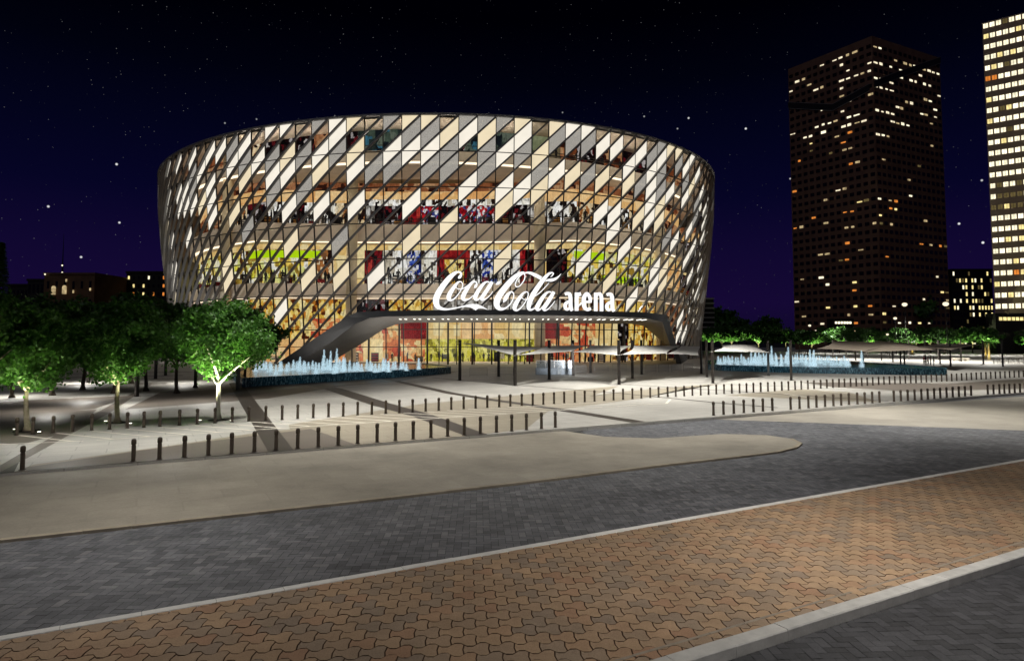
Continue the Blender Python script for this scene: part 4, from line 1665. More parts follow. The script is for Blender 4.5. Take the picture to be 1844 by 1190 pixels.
sail([sq(829, 618, 79), sq(927, 640, 70), sq(985, 626, 82), sq(900, 623, 88)], 0.15, M['sail'], 'narrow pale sail rising to the leftmost post before the entrance')
sail([sq(929, 640, 70), sq(1030, 633, 77), sq(1062, 622, 96), sq(986, 623, 83)], 0.1, M['sail'], 'pale wavy sail left of centre in front of the entrance glass')
sail([sq(1032, 634, 78), sq(1114, 640, 72), sq(1139, 623, 84), sq(1064, 622, 96)], 0.12, M['sail'], 'pale wavy sail at centre in front of the entrance, meeting the big post')
sail([sq(1117, 639, 72), sq(1200, 637, 81), sq(1225, 623, 98), sq(1141, 623, 84)], 0.0, M['sail'], 'pale sail right of centre before the right canopy leg')
sail([sq(1202, 637, 82), sq(1258, 640, 86), sq(1263, 624, 98), sq(1227, 623, 98)], 0.0, M['sail'], 'small pale sail at the arena corner beside dark posts')
sail([sq(1284, 633, 74), sq(1386, 635, 86), sq(1362, 621, 100), sq(1300, 621, 96)], -0.35, M['sail'], 'tent shaped pale sail above the left part of the right fountain')
sail([sq(1470, 628, 100), sq(1556, 633, 104), sq(1625, 618, 120), sq(1500, 614, 125)], 0.35, M['sail_brown'], 'taupe sail with raised left corner above the right fountain end')
sail([sq(1557, 634, 104), sq(1690, 630, 105), sq(1640, 619, 130), sq(1575, 614, 130)], -0.35, M['sail_brown'], 'big taupe sail arching between fountain end and walking people')
sail([sq(1645, 625, 112), sq(1712, 630, 104), sq(1772, 621, 120), sq(1690, 619, 135)], 0.2, M['sail_brown'], 'taupe sail dipping above the white bench on the right')

# ================================================================== FOUNTAINS
M['basin'] = basin_mat()
M['jet'] = jet_mat()
M['coping'] = surf('wet_dark_coping', lin((34, 60, 70)), 0.25)
tw_ = NT('pool_water')
geo = tw_.new('ShaderNodeNewGeometry')
nz = tw_.new('ShaderNodeTexNoise', i_Scale=3.0, i_Detail=4.0)
tw_.link(geo.outputs['Position'], nz.inputs['Vector'])
bp = tw_.new('ShaderNodeBump', i_Strength=0.6, i_Distance=0.1)
tw_.link(nz.outputs['Fac'], bp.inputs['Height'])
b = tw_.new('ShaderNodeBsdfPrincipled', i_Roughness=0.08)
b.inputs['Base Color'].default_value = lin((20, 74, 92))
tw_.link(bp.outputs['Normal'], b.inputs['Normal'])
tw_.link(b.outputs[0], tw_.out.inputs[0])
M['water'] = tw_.m


def jet_mesh(seed, h, r0):
    r = random.Random(seed)
    mb = MB()
    rings = []
    seg = 9
    for k in range(9):
        t = k / 8
        rad = r0 * (0.30 * (1 - t ** 4) ** 0.5 + 0.45 * (1 - t) ** 2.2 + 0.02)
        rings.append([(rad * math.cos(6.283 * q / seg) * r.uniform(0.75, 1.2), rad * math.sin(6.283 * q / seg) * r.uniform(0.75, 1.2), h * 0.96 * t) for q in range(seg)])
    mb.sweep(rings)
    for q in range(420):
        t = r.random() ** 1.35
        z = h * t * 1.05
        a = r.uniform(0, 6.283)
        rr = r0 * (0.25 + 1.05 * (1 - t) ** 0.9) * r.random() ** 0.6
        c = Vector((rr * math.cos(a), rr * math.sin(a), z))
        e = r.uniform(0.014, 0.034)
        mb.raw([c + Vector((e, 0, 0)), c + Vector((-e * .5, e * .8, 0)), c + Vector((-e * .5, -e * .8, 0)), c + Vector((0, 0, e * 3))], [(0, 2, 1), (0, 1, 3), (1, 2, 3), (2, 0, 3)])
    return mb.mesh('jet', M['jet'], True)


jets = [jet_mesh(50 + i, 1.6, 0.3) for i in range(3)]


def fountain(outline, h, label, spots):
    cx = sum(p[0] for p in outline) / len(outline)
    cy = sum(p[1] for p in outline) / len(outline)
    t = thing('fountain', (cx, cy, 0), label, 'fountain', 'raised fountains on the plaza')
    rel = [(p[0] - cx, p[1] - cy) for p in outline]
    inn = [(a * 0.975, b * 0.975) for a, b in rel]
    n = len(rel)
    mb = MB()
    for i in range(n):
        j = (i + 1) % n
        A, B, C_, D_ = rel[i], rel[j], inn[j], inn[i]
        mb.box8([(*A, 0), (*B, 0), (*C_, 0), (*D_, 0), (*A, h), (*B, h), (*C_, h), (*D_, h)])
    mb.build('basin_wall', M['basin'], t)
    mb = MB()
    mb.poly([(a * .985, b * .985, h - 0.06) for a, b in inn])
    w = mb.build('water', M['water'], t)
    if w.data.polygons[0].normal.z < 0:
        w.data.flip_normals()
    for k, (px, py, hs) in enumerate(spots):
        p = gnd(px, py, h)
        o = bpy.data.objects.new('jet', jets[k % 3]); COL.objects.link(o)
        o.parent = t
        o.location = (p.x - cx, p.y - cy, h - 0.07)
        o.rotation_euler = (0, 0, k * 1.7)
        o.scale = (1.15, 1.15, hs * 0.82)
    return t


def outline_px(front, back):
    return [tuple(gnd(x, y).xy) for x, y in front] + [tuple(gnd(x, y, 0).xy) for x, y in back]


fr = random.Random(9)
sp1 = []
for k in range(46):
    x = 458 + (735 - 458) * (k + fr.random() * .8) / 46
    t_ = (x - 458) / 277
    y0 = 677 - 8 * t_
    y1 = 664 - 1 * t_
    if y0 - y1 < 2.5: y1 = y0 - 2.5
    y = fr.uniform(y1, y0 - 0.8)
    sp1.append((x, y, fr.uniform(0.7, 1.05) * (1.15 if 560 < x < 640 else 0.95)))
sp1 += [(583, 666, 1.9), (595, 666, 1.8), (606, 665.5, 2.0), (618, 668, 1.3), (690, 667.5, 1.2), (754, 664.5, 1.1), (540, 668, 1.3)]
fountain(outline_px([(436, 697.5), (480, 694.5), (600, 687), (720, 679), (790, 674.2), (812, 672.2)], [(812, 670), (760, 664.5), (640, 661.5), (520, 664), (440, 672), (420, 684)]), 0.95,
         'raised dark teal fountain basin with white jets on left side of entrance', sp1)
sp2 = []
for k in range(54):
    x = 1292 + (1532 - 1292) * (k + fr.random() * .8) / 54
    t_ = (x - 1292) / 240
    y0 = 656.8 + 5.5 * t_ if t_ < 0.5 else 660
    y = fr.uniform(651.5, y0 - 0.5)
    sp2.append((x, y, fr.uniform(0.75, 1.1) * (1.25 if 1360 < x < 1470 else 0.95)))
sp2 += [(1353, 655, 1.5), (1360, 654, 1.5), (1367, 655, 1.5), (1390, 655, 2.1), (1420, 655, 2.0), (1459, 655, 1.7), (1466, 656, 1.7), (1552, 659.5, 1.7)]
fountain(outline_px([(1270, 665.5), (1300, 667.5), (1430, 671.5), (1560, 674), (1640, 675.4), (1705, 675.6)], [(1706, 673.5), (1600, 664), (1500, 657.5), (1400, 654.5), (1310, 654.5), (1270, 657)]), 0.9,
         'long raised dark fountain basin with white jets on right side of plaza', sp2)

# ================================================================== BOLLARDS
M['bollard'] = surf('dark_bronze_bollard', lin((92, 82, 72)), 0.45, 0.3, 0.15, 3)
mb = MB(); mb.lathe((0, 0, 0), [(0.08, 0.0), (0.08, 0.62), (0.068, 0.625), (0.068, 0.65)], 14); bol_me = mb.mesh('bollard', M['bollard'], False)
mb = MB(); mb.lathe((0, 0, 0), [(0.068, 0.65), (0.092, 0.655), (0.092, 0.80), (0.08, 0.85), (0.05, 0.875), (0.015, 0.885)], 14); bcap_me = mb.mesh('cap', M['bollard'], True)
mb = MB(); mb.lathe((0, 0, 0), [(0.12, 0.0), (0.12, 0.012), (0.075, 0.014)], 14); bfoot_me = mb.mesh('foot_ring', M['metal_dark'])


def bollard(p, lab, grp, detail=True):
    o = bpy.data.objects.new('bollard', bol_me); COL.objects.link(o)
    o.location = (p.x, p.y, 0.011)
    tag(o, lab, 'bollard', grp)
    for nm, me in (('cap', bcap_me), ('foot_ring', bfoot_me)):
        c = bpy.data.objects.new(nm, me); COL.objects.link(c); c.parent = o


bollard(gnd(40, 846), 'dark bollard alone at the lower left corner of the plaza edge', 'bollards on the plaza')
a, b = gnd(240, 830.5), gnd(1000, 770)
frontx = [240, 287, 332, 375, 417, 458, 497, 536, 573, 609, 644, 679, 712, 744, 776, 806, 836, 865, 894, 921.5, 948, 975, 1000]
for x in frontx:
    y = 830.5 + (770 - 830.5) * (x - 240) / 760.0 + (3.0 * ((x - 240) / 760.0) * ((x - 1000) / 760.0)) * -0.6
    bollard(gnd(x, y), 'dark bollard in the near left row along the plaza edge', 'near left bollard row on the edge')
rowb = [30, 59, 95.5, 130, 165, 197, 229, 259, 288, 323, 355, 387, 418, 448, 478.5, 508, 536, 564, 591.5, 618, 644, 669.5, 694.6, 719, 743, 766.5, 790, 812.6, 835, 856.5, 877.5, 899, 919, 939.5, 959.4, 978.5, 997.7, 1016,
        1035, 1053, 1070.7, 1088, 1105, 1122, 1139, 1155, 1171, 1186, 1202.5, 1217, 1232, 1247, 1262, 1276, 1290, 1304, 1318, 1332, 1344.5, 1357, 1370, 1383, 1395, 1408, 1420, 1432, 1443, 1455, 1466, 1478, 1489, 1500, 1511, 1521, 1532,
        1542, 1552, 1562, 1572, 1582.5, 1592, 1602, 1611.6]
x = 1611.6
while x < 1850:
    x += 9.6 - (x - 1611) * 0.006
    rowb.append(x)
kb = [(30, 783.5), (165, 775), (288, 768), (418, 760), (508, 755.7), (644, 748), (743, 742.5), (835, 736.5), (959, 729.5), (1155, 717.4), (1290, 710), (1466, 700.3), (1582, 693), (1700, 687), (1860, 678)]
for x in rowb:
    for (xa, ya), (xb, yb) in zip(kb, kb[1:]):
        if xa <= x <= xb:
            y = ya + (yb - ya) * (x - xa) / (xb - xa)
            break
    if x < 1160:
        bollard(gnd(x, y), 'dark bollard in the back row left part, beyond the white bay markings', 'back bollard row left of the posts')
    else:
        bollard(gnd(x, y), 'dark bollard in the back row right part, below the right fountain', 'back bollard row under the right fountain')
rowc = [1285, 1303, 1321.5, 1339.6, 1357, 1374, 1391]
rowc2 = [1424, 1440, 1456, 1470.5, 1486, 1501, 1515, 1529, 1544, 1557.5, 1571, 1584]
rowc3 = [1610, 1622.5, 1635, 1647.5, 1659.6, 1671, 1682.6, 1693.5, 1705, 1716, 1727, 1738, 1749]
rowc4 = [1779, 1789.5, 1800, 1809, 1818, 1827.5, 1837, 1846]
kc = [(1285, 748), (1357, 742), (1424, 737.5), (1515, 730), (1584, 725), (1660, 720), (1749, 712.5), (1779, 710.3), (1850, 706.3)]
for row, lab in ((rowc, 'dark bollard in the near right row, first stretch left of gap'), (rowc2, 'dark bollard in the near right row, second stretch between gaps'),
                 (rowc3, 'dark bollard in the near right row, third stretch of thirteen'), (rowc4, 'dark bollard in the near right row, last stretch at picture edge')):
    for x in row:
        for (xa, ya), (xb, yb) in zip(kc, kc[1:]):
            if xa <= x <= xb:
                y = ya + (yb - ya) * (x - xa) / (xb - xa)
                break
        bollard(gnd(x, y), lab, lab.split(', ')[1] + ' of near right bollards')

# ================================================================== BARRIERS, BENCH, BOOTH
M['steel'] = surf('galvanised_steel', lin((176, 176, 172)), 0.4, 0.5, 0.1)
mb = MB()
BW, BH = 2.3, 1.15
for x in (-BW / 2, BW / 2):
    mb.tube([(x, 0, 0.02), (x, 0, BH)], 0.028, 6)
mb.tube([(-BW / 2, 0, BH), (BW / 2, 0, BH)], 0.028, 6)
mb.tube([(-BW / 2, 0, 0.22), (BW / 2, 0, 0.22)], 0.028, 6)
bar_frame = mb.mesh('frame', M['steel'])
mb = MB()
for k in range(1, 14):
    x = -BW / 2 + BW * k / 14
    mb.tube([(x, 0, 0.22), (x, 0, BH)], 0.012, 5)
bar_bars = mb.mesh('bars', M['steel'])
mb = MB()
for x in (-0.8, 0.8):
    mb.box((x, 0, 0.012), (0.06, 0.6, 0.024))
bar_feet = mb.mesh('feet', M['steel'])


def barrier(p, rz, lab, grp):
    t = thing('crowd_barrier', (p.x, p.y, 0.012), lab, 'barrier', grp, rz)
    for nm, me in (('frame', bar_frame), ('bars', bar_bars), ('feet', bar_feet)):
        c = bpy.data.objects.new(nm, me); COL.objects.link(c); c.parent = t


def barrier_row(pa, pb, n, lab, grp):
    a, b = gnd(*pa), gnd(*pb)
    ang = math.atan2(b.y - a.y, b.x - a.x)
    n = max(1, int((b - a).length / 2.45))
    for k in range(n):
        barrier(a.lerp(b, (k + .5) / n), ang, lab, grp)


barrier_row((838, 678), (932, 677), 5, 'metal crowd barrier left of centre before the entrance', 'barriers left of the entrance posts')
barrier_row((1000, 675), (1060, 672), 3, 'metal crowd barrier at centre between the entrance posts', 'barriers at the entrance centre')
barrier_row((1066, 670), (1132, 669), 4, 'metal crowd barrier behind the large post right of centre', 'barriers right of the entrance')
barrier_row((1160, 672), (1250, 668), 4, 'metal crowd barrier at the foot of the right canopy leg', 'barriers by the right canopy leg')
# ticket desk with glass screen
p = gnd(998, 674)
t = thing('glass_booth', (p.x, p.y, 0), 'low grey booth with pale glass screens before the entrance', 'booth')
mb = MB(); mb.box((0, 0, 0.45), (5.2, 1.4, 0.9)); mb.build('counter', surf('booth_grey', lin((120, 128, 134)), 0.5), t)
mb = MB()
for k in range(5):
    mb.box((-2.5 + k * 1.25, -0.6, 1.4), (0.06, 0.06, 1.0))
mb.box((0, -0.6, 1.93), (5.2, 0.08, 0.06)); mb.build('frame', M['steel'], t)
mb = MB(); mb.box((0, -0.6, 1.4), (5.0, 0.02, 0.98)); mb.build('screen', glass_mat('booth_glass', (0.75, 0.85, 0.92, 1), 0.12), t)

M['white_stone'] = surf('white_bench_stone', lin((206, 198, 182)), 0.7)
p = gnd(1730, 650)
t = thing('bench', (p.x, p.y, 0.01), 'long white block bench behind the walking people', 'bench')
mb = MB(); mb.box((0, 0, 0.55), (3.6, 1.0, 0.2)); mb.build('seat', M['white_stone'], t)
for x in (-1.3, 0, 1.3):
    mb = MB(); mb.box((x, 0, 0.225), (0.5, 0.8, 0.45)); mb.build('support', M['white_stone'], t)

# ================================================================== PEOPLE
def person_mesh(name, mats, pose, h=1.75):
    """one continuous body grown from a jointed skeleton with the skin modifier"""
    st = pose
    J = {'pel': (0, 0, .53), 'wai': (0, 0, .62), 'che': (0, 0.0, .74), 'nec': (0, 0, .845), 'hea': (0, -0.005, .89), 'top': (0, -0.01, .975),
         'sl': (-.1, 0, .81), 'sr': (.1, 0, .81)}
    E = [('pel', 'wai'), ('wai', 'che'), ('che', 'nec'), ('nec', 'hea'), ('hea', 'top'), ('che', 'sl'), ('che', 'sr')]
    Rr = {'pel': .075, 'wai': .066, 'che': .078, 'nec': .03, 'hea': .05, 'top': .045, 'sl': .042, 'sr': .042}
    for sd_, x in (('l', -1), ('r', 1)):
        s = st * x
        J['h' + sd_] = (.05 * x, 0, .50); J['k' + sd_] = (.055 * x, -.07 * s - .015, .28); J['a' + sd_] = (.055 * x, -.14 * s + .02, .045); J['f' + sd_] = (.06 * x, -.14 * s - .06, .02)
        E += [('pel', 'h' + sd_), ('h' + sd_, 'k' + sd_), ('k' + sd_, 'a' + sd_), ('a' + sd_, 'f' + sd_)]
        Rr.update({'h' + sd_: .058, 'k' + sd_: .04, 'a' + sd_: .026, 'f' + sd_: .022})
        J['e' + sd_] = (.135 * x, .06 * s + .01, .655); J['w' + sd_] = (.14 * x, .09 * s - .06, .53); J['d' + sd_] = (.138 * x, .1 * s - .09, .475)
        E += [('s' + sd_, 'e' + sd_), ('e' + sd_, 'w' + sd_), ('w' + sd_, 'd' + sd_)]
        Rr.update({'e' + sd_: .03, 'w' + sd_: .022, 'd' + sd_: .02})
    names = list(J)
    me = bpy.data.meshes.new(name)
    me.from_pydata([tuple(c * h for c in J[k]) for k in names], [(names.index(a), names.index(b)) for a, b in E], [])
    o = bpy.data.objects.new(name, me)
    COL.objects.link(o)
    md = o.modifiers.new('skin', 'SKIN')
    for i, k in enumerate(names):
        r = Rr[k] * h
        me.skin_vertices[0].data[i].radius = (r, r)
        me.skin_vertices[0].data[i].use_root = (k == 'pel')
    sb = o.modifiers.new('sub', 'SUBSURF')
    sb.levels = sb.render_levels = 1
    dg = bpy.context.evaluated_depsgraph_get()
    out = bpy.data.meshes.new_from_object(o.evaluated_get(dg))
    bpy.data.objects.remove(o)
    out.name = name
    out.materials.clear()
    for m in mats:
        out.materials.append(m)
    for p in out.polygons:
        z = p.center.z / h
        x = abs(p.center.x / h)
        p.material_index = 0 if len(mats) == 1 else (2 if (z > .86 or (x > .11 and z < .57)) else (1 if z < .52 else 0))
        p.use_smooth = True
    return out


skin = surf('skin', lin((150, 108, 84)), 0.6)
hair = surf('dark_hair', (0.01, 0.008, 0.007, 1), 0.8)
cl = {'red': surf('red_shirt', lin((150, 30, 36)), 0.85), 'dark': M['black'], 'wine': surf('wine_shirt', lin((96, 22, 34)), 0.85), 'rose': surf('rose_shirt', lin((186, 96, 100)), 0.85), 'jeans': surf('dark_trousers', (0.015, 0.014, 0.018, 1), 0.9)}
mb = MB(); mb.lathe((0, -0.012, 0), [(0.075, 1.56), (0.098, 1.62), (0.1, 1.68), (0.075, 1.745), (0.02, 1.765)], 10); hair_me = mb.mesh('hair', hair, True)
people = ((1664, 656.5, 'rose', 0.25, 'person in a rose shirt walking at the left of the small group'), (1667.5, 657.8, 'dark', 0.2, 'person in dark clothes walking between rose and red shirts'),
          (1671.5, 658.2, 'red', 0.3, 'person in a bright red shirt walking in front of group'), (1676, 657.2, 'wine', 0.2, 'person in a wine red shirt walking right of centre'), (1681.5, 659, 'dark', 0.32, 'person in dark clothes striding at right end of group'))
for k, (x, y, c, s, lab) in enumerate(people):
    p = gnd(x, y)
    o = bpy.data.objects.new('person', person_mesh('person', [cl[c], cl['jeans'], skin], s))
    COL.objects.link(o)
    o.location = (p.x, p.y, 0.012)
    o.rotation_euler = (0, 0, R_(20 + 12 * k))
    tag(o, lab, 'person', 'people walking on the plaza')
    h_ = bpy.data.objects.new('hair', hair_me); COL.objects.link(h_); h_.parent = o
vis = [person_mesh('visitor', [M['black']], s, 2.5) for s in (0.05, 0.2, 0.12)]
vr = random.Random(3)


def visitors(px0, px1, n, z, lab, grp, depth=(0.8, 3.6), sc=(0.85, 1.1)):
    for k in range(n):
        d = vr.uniform(*depth)
        X = px_to_X(px0 + (px1 - px0) * (k + vr.random()) / n, d)
        o = bpy.data.objects.new('person', vis[vr.randrange(3)]); COL.objects.link(o)
        o.location = (X, edge_y(X) + d, z)
        o.rotation_euler = (0, 0, vr.uniform(0, 6.28))
        q = vr.uniform(*sc)
        o.scale = (q, q, q)
        tag(o, lab, 'person', grp)


visitors(395, 645, 42, Z3t, 'dark silhouette of a visitor on the upper gallery, left half', 'visitors on the upper gallery left', sc=(1.0, 1.45))
visitors(660, 950, 26, Z3t, 'dark silhouette of a visitor on the upper gallery before the red shops', 'visitors on the upper gallery middle')
visitors(985, 1215, 30, Z3t, 'dark silhouette of a visitor on the upper gallery, right part', 'visitors on the upper gallery right', sc=(1.0, 1.4))
visitors(340, 640, 34, Z2t, 'dark silhouette of a visitor on the lower gallery by the lime shop', 'visitors on the lower gallery left', sc=(1.0, 1.35))
visitors(690, 940, 26, Z2t, 'dark silhouette of a visitor on the lower gallery before the blue posters', 'visitors on the lower gallery middle', sc=(1.0, 1.4))
visitors(985, 1180, 20, Z2t, 'dark silhouette of a visitor on the lower gallery right of the script sign', 'visitors on the lower gallery right')
edge_y = top_edge
visitors(480, 620, 10, Z4t, 'dark silhouette of a visitor on the top gallery, left part', 'visitors on the top gallery left', (0.5, 2))
visitors(1000, 1160, 12, Z4t, 'dark silhouette of a visitor on the top gallery, right part', 'visitors on the top gallery right', (0.5, 2))
edge_y = _edge
visitors(700, 1110, 26, 0.04, 'dark silhouette of a visitor in the entrance hall behind glass', 'visitors in the entrance hall', (-0.8, 3), (0.72, 0.95))

# ================================================================== BICYCLES, PALMS, LAMPS
def bike(p, rz, lab):
    t = thing('bicycle', (p.x, p.y, 0.012), lab, 'bicycle', 'parked bicycles at the right edge', rz)
    for x in (-0.52, 0.52):
        mb = MB()
        rr = [[(x + (0.33 + 0.022 * math.cos(b)) * math.cos(a), 0.022 * math.sin(b), 0.355 + (0.33 + 0.022 * math.cos(b)) * math.sin(a)) for b in (0, 2.09, 4.19)] for a in [2 * math.pi * k / 16 for k in range(17)]]
        mb.sweep(rr, caps=False)
        for k in range(8):
            a = math.pi * k / 4
            mb.tube([(x, 0, 0.355), (x + 0.32 * math.cos(a), 0, 0.355 + 0.32 * math.sin(a))], 0.006, 4)
        mb.build('wheel', M['steel'], t)
    mb = MB()
    for q in (((-0.52, 0, .355), (-0.15, 0, .3)), ((-0.15, 0, .3), (0.35, 0, .78)), ((-0.15, 0, .3), (-0.25, 0, .85)), ((-0.25, 0, .78), (0.35, 0, .8)), ((-0.52, 0, .355), (-0.24, 0, .78)), ((0.35, 0, .95), (0.52, 0, .355))):
        mb.tube(q, 0.022, 6)
    mb.build('frame', M['steel'], t)
    mb = MB(); mb.tube([(0.33, -0.28, 1.0), (0.35, 0, .96), (0.33, 0.28, 1.0)], 0.018, 6); mb.build('handlebar', M['metal_dark'], t)
    mb = MB(); mb.tube([(-0.38, 0, .9), (-0.25, 0, .9), (-0.1, 0, .89)], [0.07, 0.06, 0.02], 8); mb.build('saddle', M['metal_dark'], t)


for k in range(13):
    bike(gnd(1790 + k * 4.4, 655.3 - (k % 2) * 1.2), R_(60 + 7 * (k % 3)), 'parked bicycle in the rack row at the right edge of plaza')
M['palm'] = surf('yellow_lit_palm_bark', lin((190, 170, 110)), 0.8, 0, 0.3, 2)
for k, (x, y, lab) in enumerate(((1775, 646, 'left slim pale palm trunk lit yellow at right'), (1781, 648, 'right slim pale palm trunk lit yellow, taller'), (1643, 638.5, 'slim pale trunk behind the taupe sail left of people'))):
    p = gnd(x, y)
    t = thing('palm_tree', (p.x, p.y, 0.01), lab, 'tree')
    mb = MB(); mb.tube([(0, 0, 0), (0.05, 0, 1.5), (0, 0, 3), (0.05, 0, 4.3)], [0.3, 0.22, 0.2, 0.18], 9, jit=0.2); mb.build('trunk', M['palm'], t)
    mb = MB()
    for q in range(22):
        a = q * 2.4
        c = Vector((0, 0, 4.25))
        prev = None
        for s_ in range(6):
            u = s_ / 5
            r_ = 2.1 * u
            ctr = c + Vector((math.cos(a) * r_, math.sin(a) * r_, 0.9 * u - 1.8 * u * u * (0.5 + (q % 3) * .4)))
            sd_ = Vector((-math.sin(a), math.cos(a), 0)) * 0.22 * (1 - u * .8)
            if prev:
                mb.poly([prev[0], ctr - sd_, ctr + sd_, prev[1]])
            prev = (ctr - sd_, ctr + sd_)
    mb.build('crown', M['leaf_far'], t)
    spot((p.x - 0.8, p.y - 1.2, 0.1), (p.x, p.y, 3.5), 260, 90, 0.8, (1, 0.85, 0.4), 0.1)
M['globe'] = glow('lamp_globe', lin((255, 240, 205)), 1.3)
for k, (x, y, r_, lab) in enumerate(((1629, 548, 0.9, 'round street lamp lit white before the dark tower, middle one'), (1703, 547, 1.0, 'street lamp with bright double head right of dark tower'), (1612, 573, 0.6, 'small street lamp low at the foot of dark tower'),
                                  (1458, 586, 0.5, 'small street lamp glowing above the far trees left'), (1598, 602, 0.45, 'small low lamp among the far trees'))):
    Y = 225
    c = atY(x, y, Y)
    t = thing('street_lamp', (c.x, c.y, 0), lab, 'street lamp', 'distant lit street lamps')
    mb = MB(); mb.tube([(0, 0, 0), (0, 0, c.z - r_ * .7)], [0.16, 0.09], 8); mb.build('pole', M['metal_dark'], t)
    mb = MB(); mb.lathe((0, 0, c.z), [(r_ * .4, -r_ * .75), (r_ * .85, -r_ * .35), (r_ * .95, 0), (r_ * .7, r_ * .45), (r_ * .2, r_ * .6)], 12); mb.build('lamp_globe', M['globe'], t, True)

# ================================================================== FAR BUILDINGS
M['tower_dark'] = surf('dark_tower_stone', lin((104, 74, 60)), 0.7, 0, 0.2, 0.2)
M['tower_pane'] = surf('dark_tower_glass', (0.006, 0.006, 0.008, 1), 0.25)
M['tower_trim'] = surf('black_fascia', (0.012, 0.012, 0.013, 1), 0.5)
M['trim_line'] = surf('pale_trim', lin((120, 116, 112)), 0.6)
M['tower_bright'] = surf('office_tower_stone', lin((150, 128, 110)), 0.7, 0, 0.12, 0.2)
WL = {'w': glow('window_white', lin((255, 246, 214)), 1.6, 0.3, 0.6), 'y': glow('window_yellow', lin((255, 232, 156)), 1.1, 0.3, 0.6), 'o': glow('window_orange', lin((236, 140, 60)), 0.85, 0.3, 0.6),
      't': glow('window_warm_white', lin((255, 240, 205)), 1.0, 0.45, 0.9), 'v': glow('window_warm_dim', lin((226, 200, 150)), 0.6, 0.5, 0.9),
      'c': glow('window_cream', lin((252, 243, 208)), 1.3, 0.3, 0.6), 'd': glow('window_dim', lin((110, 96, 60)), 0.7, 0.3, 0.6)}


def face_pt(a, b, u, z, out):
    """point on the wall from a to b (Vectors on the ground), `out` metres proud of it"""
    d = (b - a).normalized()
    n = Vector((d.y, -d.x, 0))
    if n.y > 0:
        n = -n
    return Vector((a.x + d.x * u + n.x * out, a.y + d.y * u + n.y * out, z))


def win(mb, a, b, u0, u1, z0, z1, o0=0.03, o1=0.09):
    P = lambda u, z, o: face_pt(a, b, u, z, o)
    mb.box8([P(u0, z0, o0), P(u1, z0, o0), P(u1, z0, o1), P(u0, z0, o1), P(u0, z1, o0), P(u1, z1, o0), P(u1, z1, o1), P(u0, z1, o1)])


# dark tower ------------------------------------------------------------
c0 = atY(1570, 65, 300)
TH = c0.z
left = atY(1419, 126, 338); right = atY(1692, 106, 324)
a_, b_, c_ = Vector((left.x, 338, 0)), Vector((c0.x, 300, 0)), Vector((right.x, 324, 0))
tower = thing('office_tower', (b_.x, b_.y, 0), 'tall dark stone tower with scattered lit windows and black sloping band', 'tower')
d_ = a_ + (c_ - b_)
mb = MB(); mb.slab([(p.x, p.y) for p in (a_, b_, c_, d_)], -0.2, TH); mb.build('wall', M['tower_dark'], tower)
FLH = 3.75
tr = random.Random(4)
lit = []
for (p, q, nb) in ((a_, b_, 13), (b_, c_, 14)):
    mb = MB()
    Lw = (q - p).length
    for f in range(2, int(TH / FLH)):
        for k in range(nb):
            u = Lw * (k + 0.5) / nb
            w_ = Lw / nb * 0.31
            z0 = f * FLH + 0.9
            r_ = tr.random()
            top = f > TH / FLH - 11
            run = noise.noise(Vector((k * 0.35, f * 0.9, nb)))
            left_col = (p is a_ and k in (8, 9) )
            rowrun = noise.noise(Vector((f * 3.7, nb * 2.1, 0.5 + (k // 4) * 1.3)))
            prob = 0.06 + (0.15 if run > 0.2 else 0) + (0.45 if top and rowrun > 0.08 else 0) + (0.2 if left_col else 0) + (0.3 if rowrun > 0.34 else 0)
            if r_ < prob:
                wa, wb = w_ * tr.uniform(0.55, 1.25), w_ * tr.uniform(0.6, 1.45)
                lit.append((p, q, u - wa, u + wb, z0 + tr.uniform(0, 0.3), z0 + tr.uniform(0.75, 1.35), tr.choice('tttvc') if top else tr.choice('tvvyodcd' if not left_col else 'oovyo')))
            else:
                win(mb, p, q, u - w_, u + w_, z0, z0 + 1.7)
    o = mb.build('dark_window', M['tower_pane'], tower)
    o['kind'] = 'stuff'
for k, (p, q, u0, u1, z0, z1, c) in enumerate(lit[:100] if len(lit) > 100 else lit):
    mb = MB(); win(mb, p, q, u0, u1, z0, z1); mb.build('lit_window', WL[c], tower)
if len(lit) > 100:
    for c in WL:
        mb = MB()
        for (p, q, u0, u1, z0, z1, cc) in lit[100:]:
            if cc == c:
                win(mb, p, q, u0, u1, z0, z1)
        if mb.v:
            tag(mb.build('lit_window', WL[c], tower), kind='stuff')


def on_face(p, q, px, py):
    """(u, z) where a photo pixel meets the wall p-q"""
    d = ray(px, py)
    e = (q - p).normalized()
    n = Vector((e.y, -e.x, 0))
    t = (p - Vector((0, 0, 0))).dot(n) / d.dot(n)
    P = Vector((0, 0, CH)) + d * t
    return (P - p).dot(e), P.z


bandpx = [(1420, 190, 12), (1500, 194, 12), (1566, 158, 14)], [(1574, 152, 14), (1610, 138, 14), (1692, 109, 13)]
mb, ml = MB(), MB()
for (p, q), pts in zip(((a_, b_), (b_, c_)), bandpx):
    uz = [(*on_face(p, q, x, y), h) for x, y, h in pts]
    for (u0, z0, h0), (u1, z1, h1) in zip(uz, uz[1:]):
        P = lambda u, z, o: face_pt(p, q, u, z, o)
        for m_, dz0, dz1, o1 in ((mb, -1.5, 1.5, 0.5), (ml, 1.5, 1.72, 0.55), (ml, -1.72, -1.5, 0.55)):
            m_.box8([P(u0, z0 + dz0, .1), P(u1, z1 + dz0, .1), P(u1, z1 + dz0, o1), P(u0, z0 + dz0, o1), P(u0, z0 + dz1, .1), P(u1, z1 + dz1, .1), P(u1, z1 + dz1, o1), P(u0, z0 + dz1, o1)])
fb = mb.build('fascia_band', M['tower_trim'], tower)
ml.build('band_edge', M['trim_line'], fb)
rebase(tower, (b_.x, b_.y, 0))

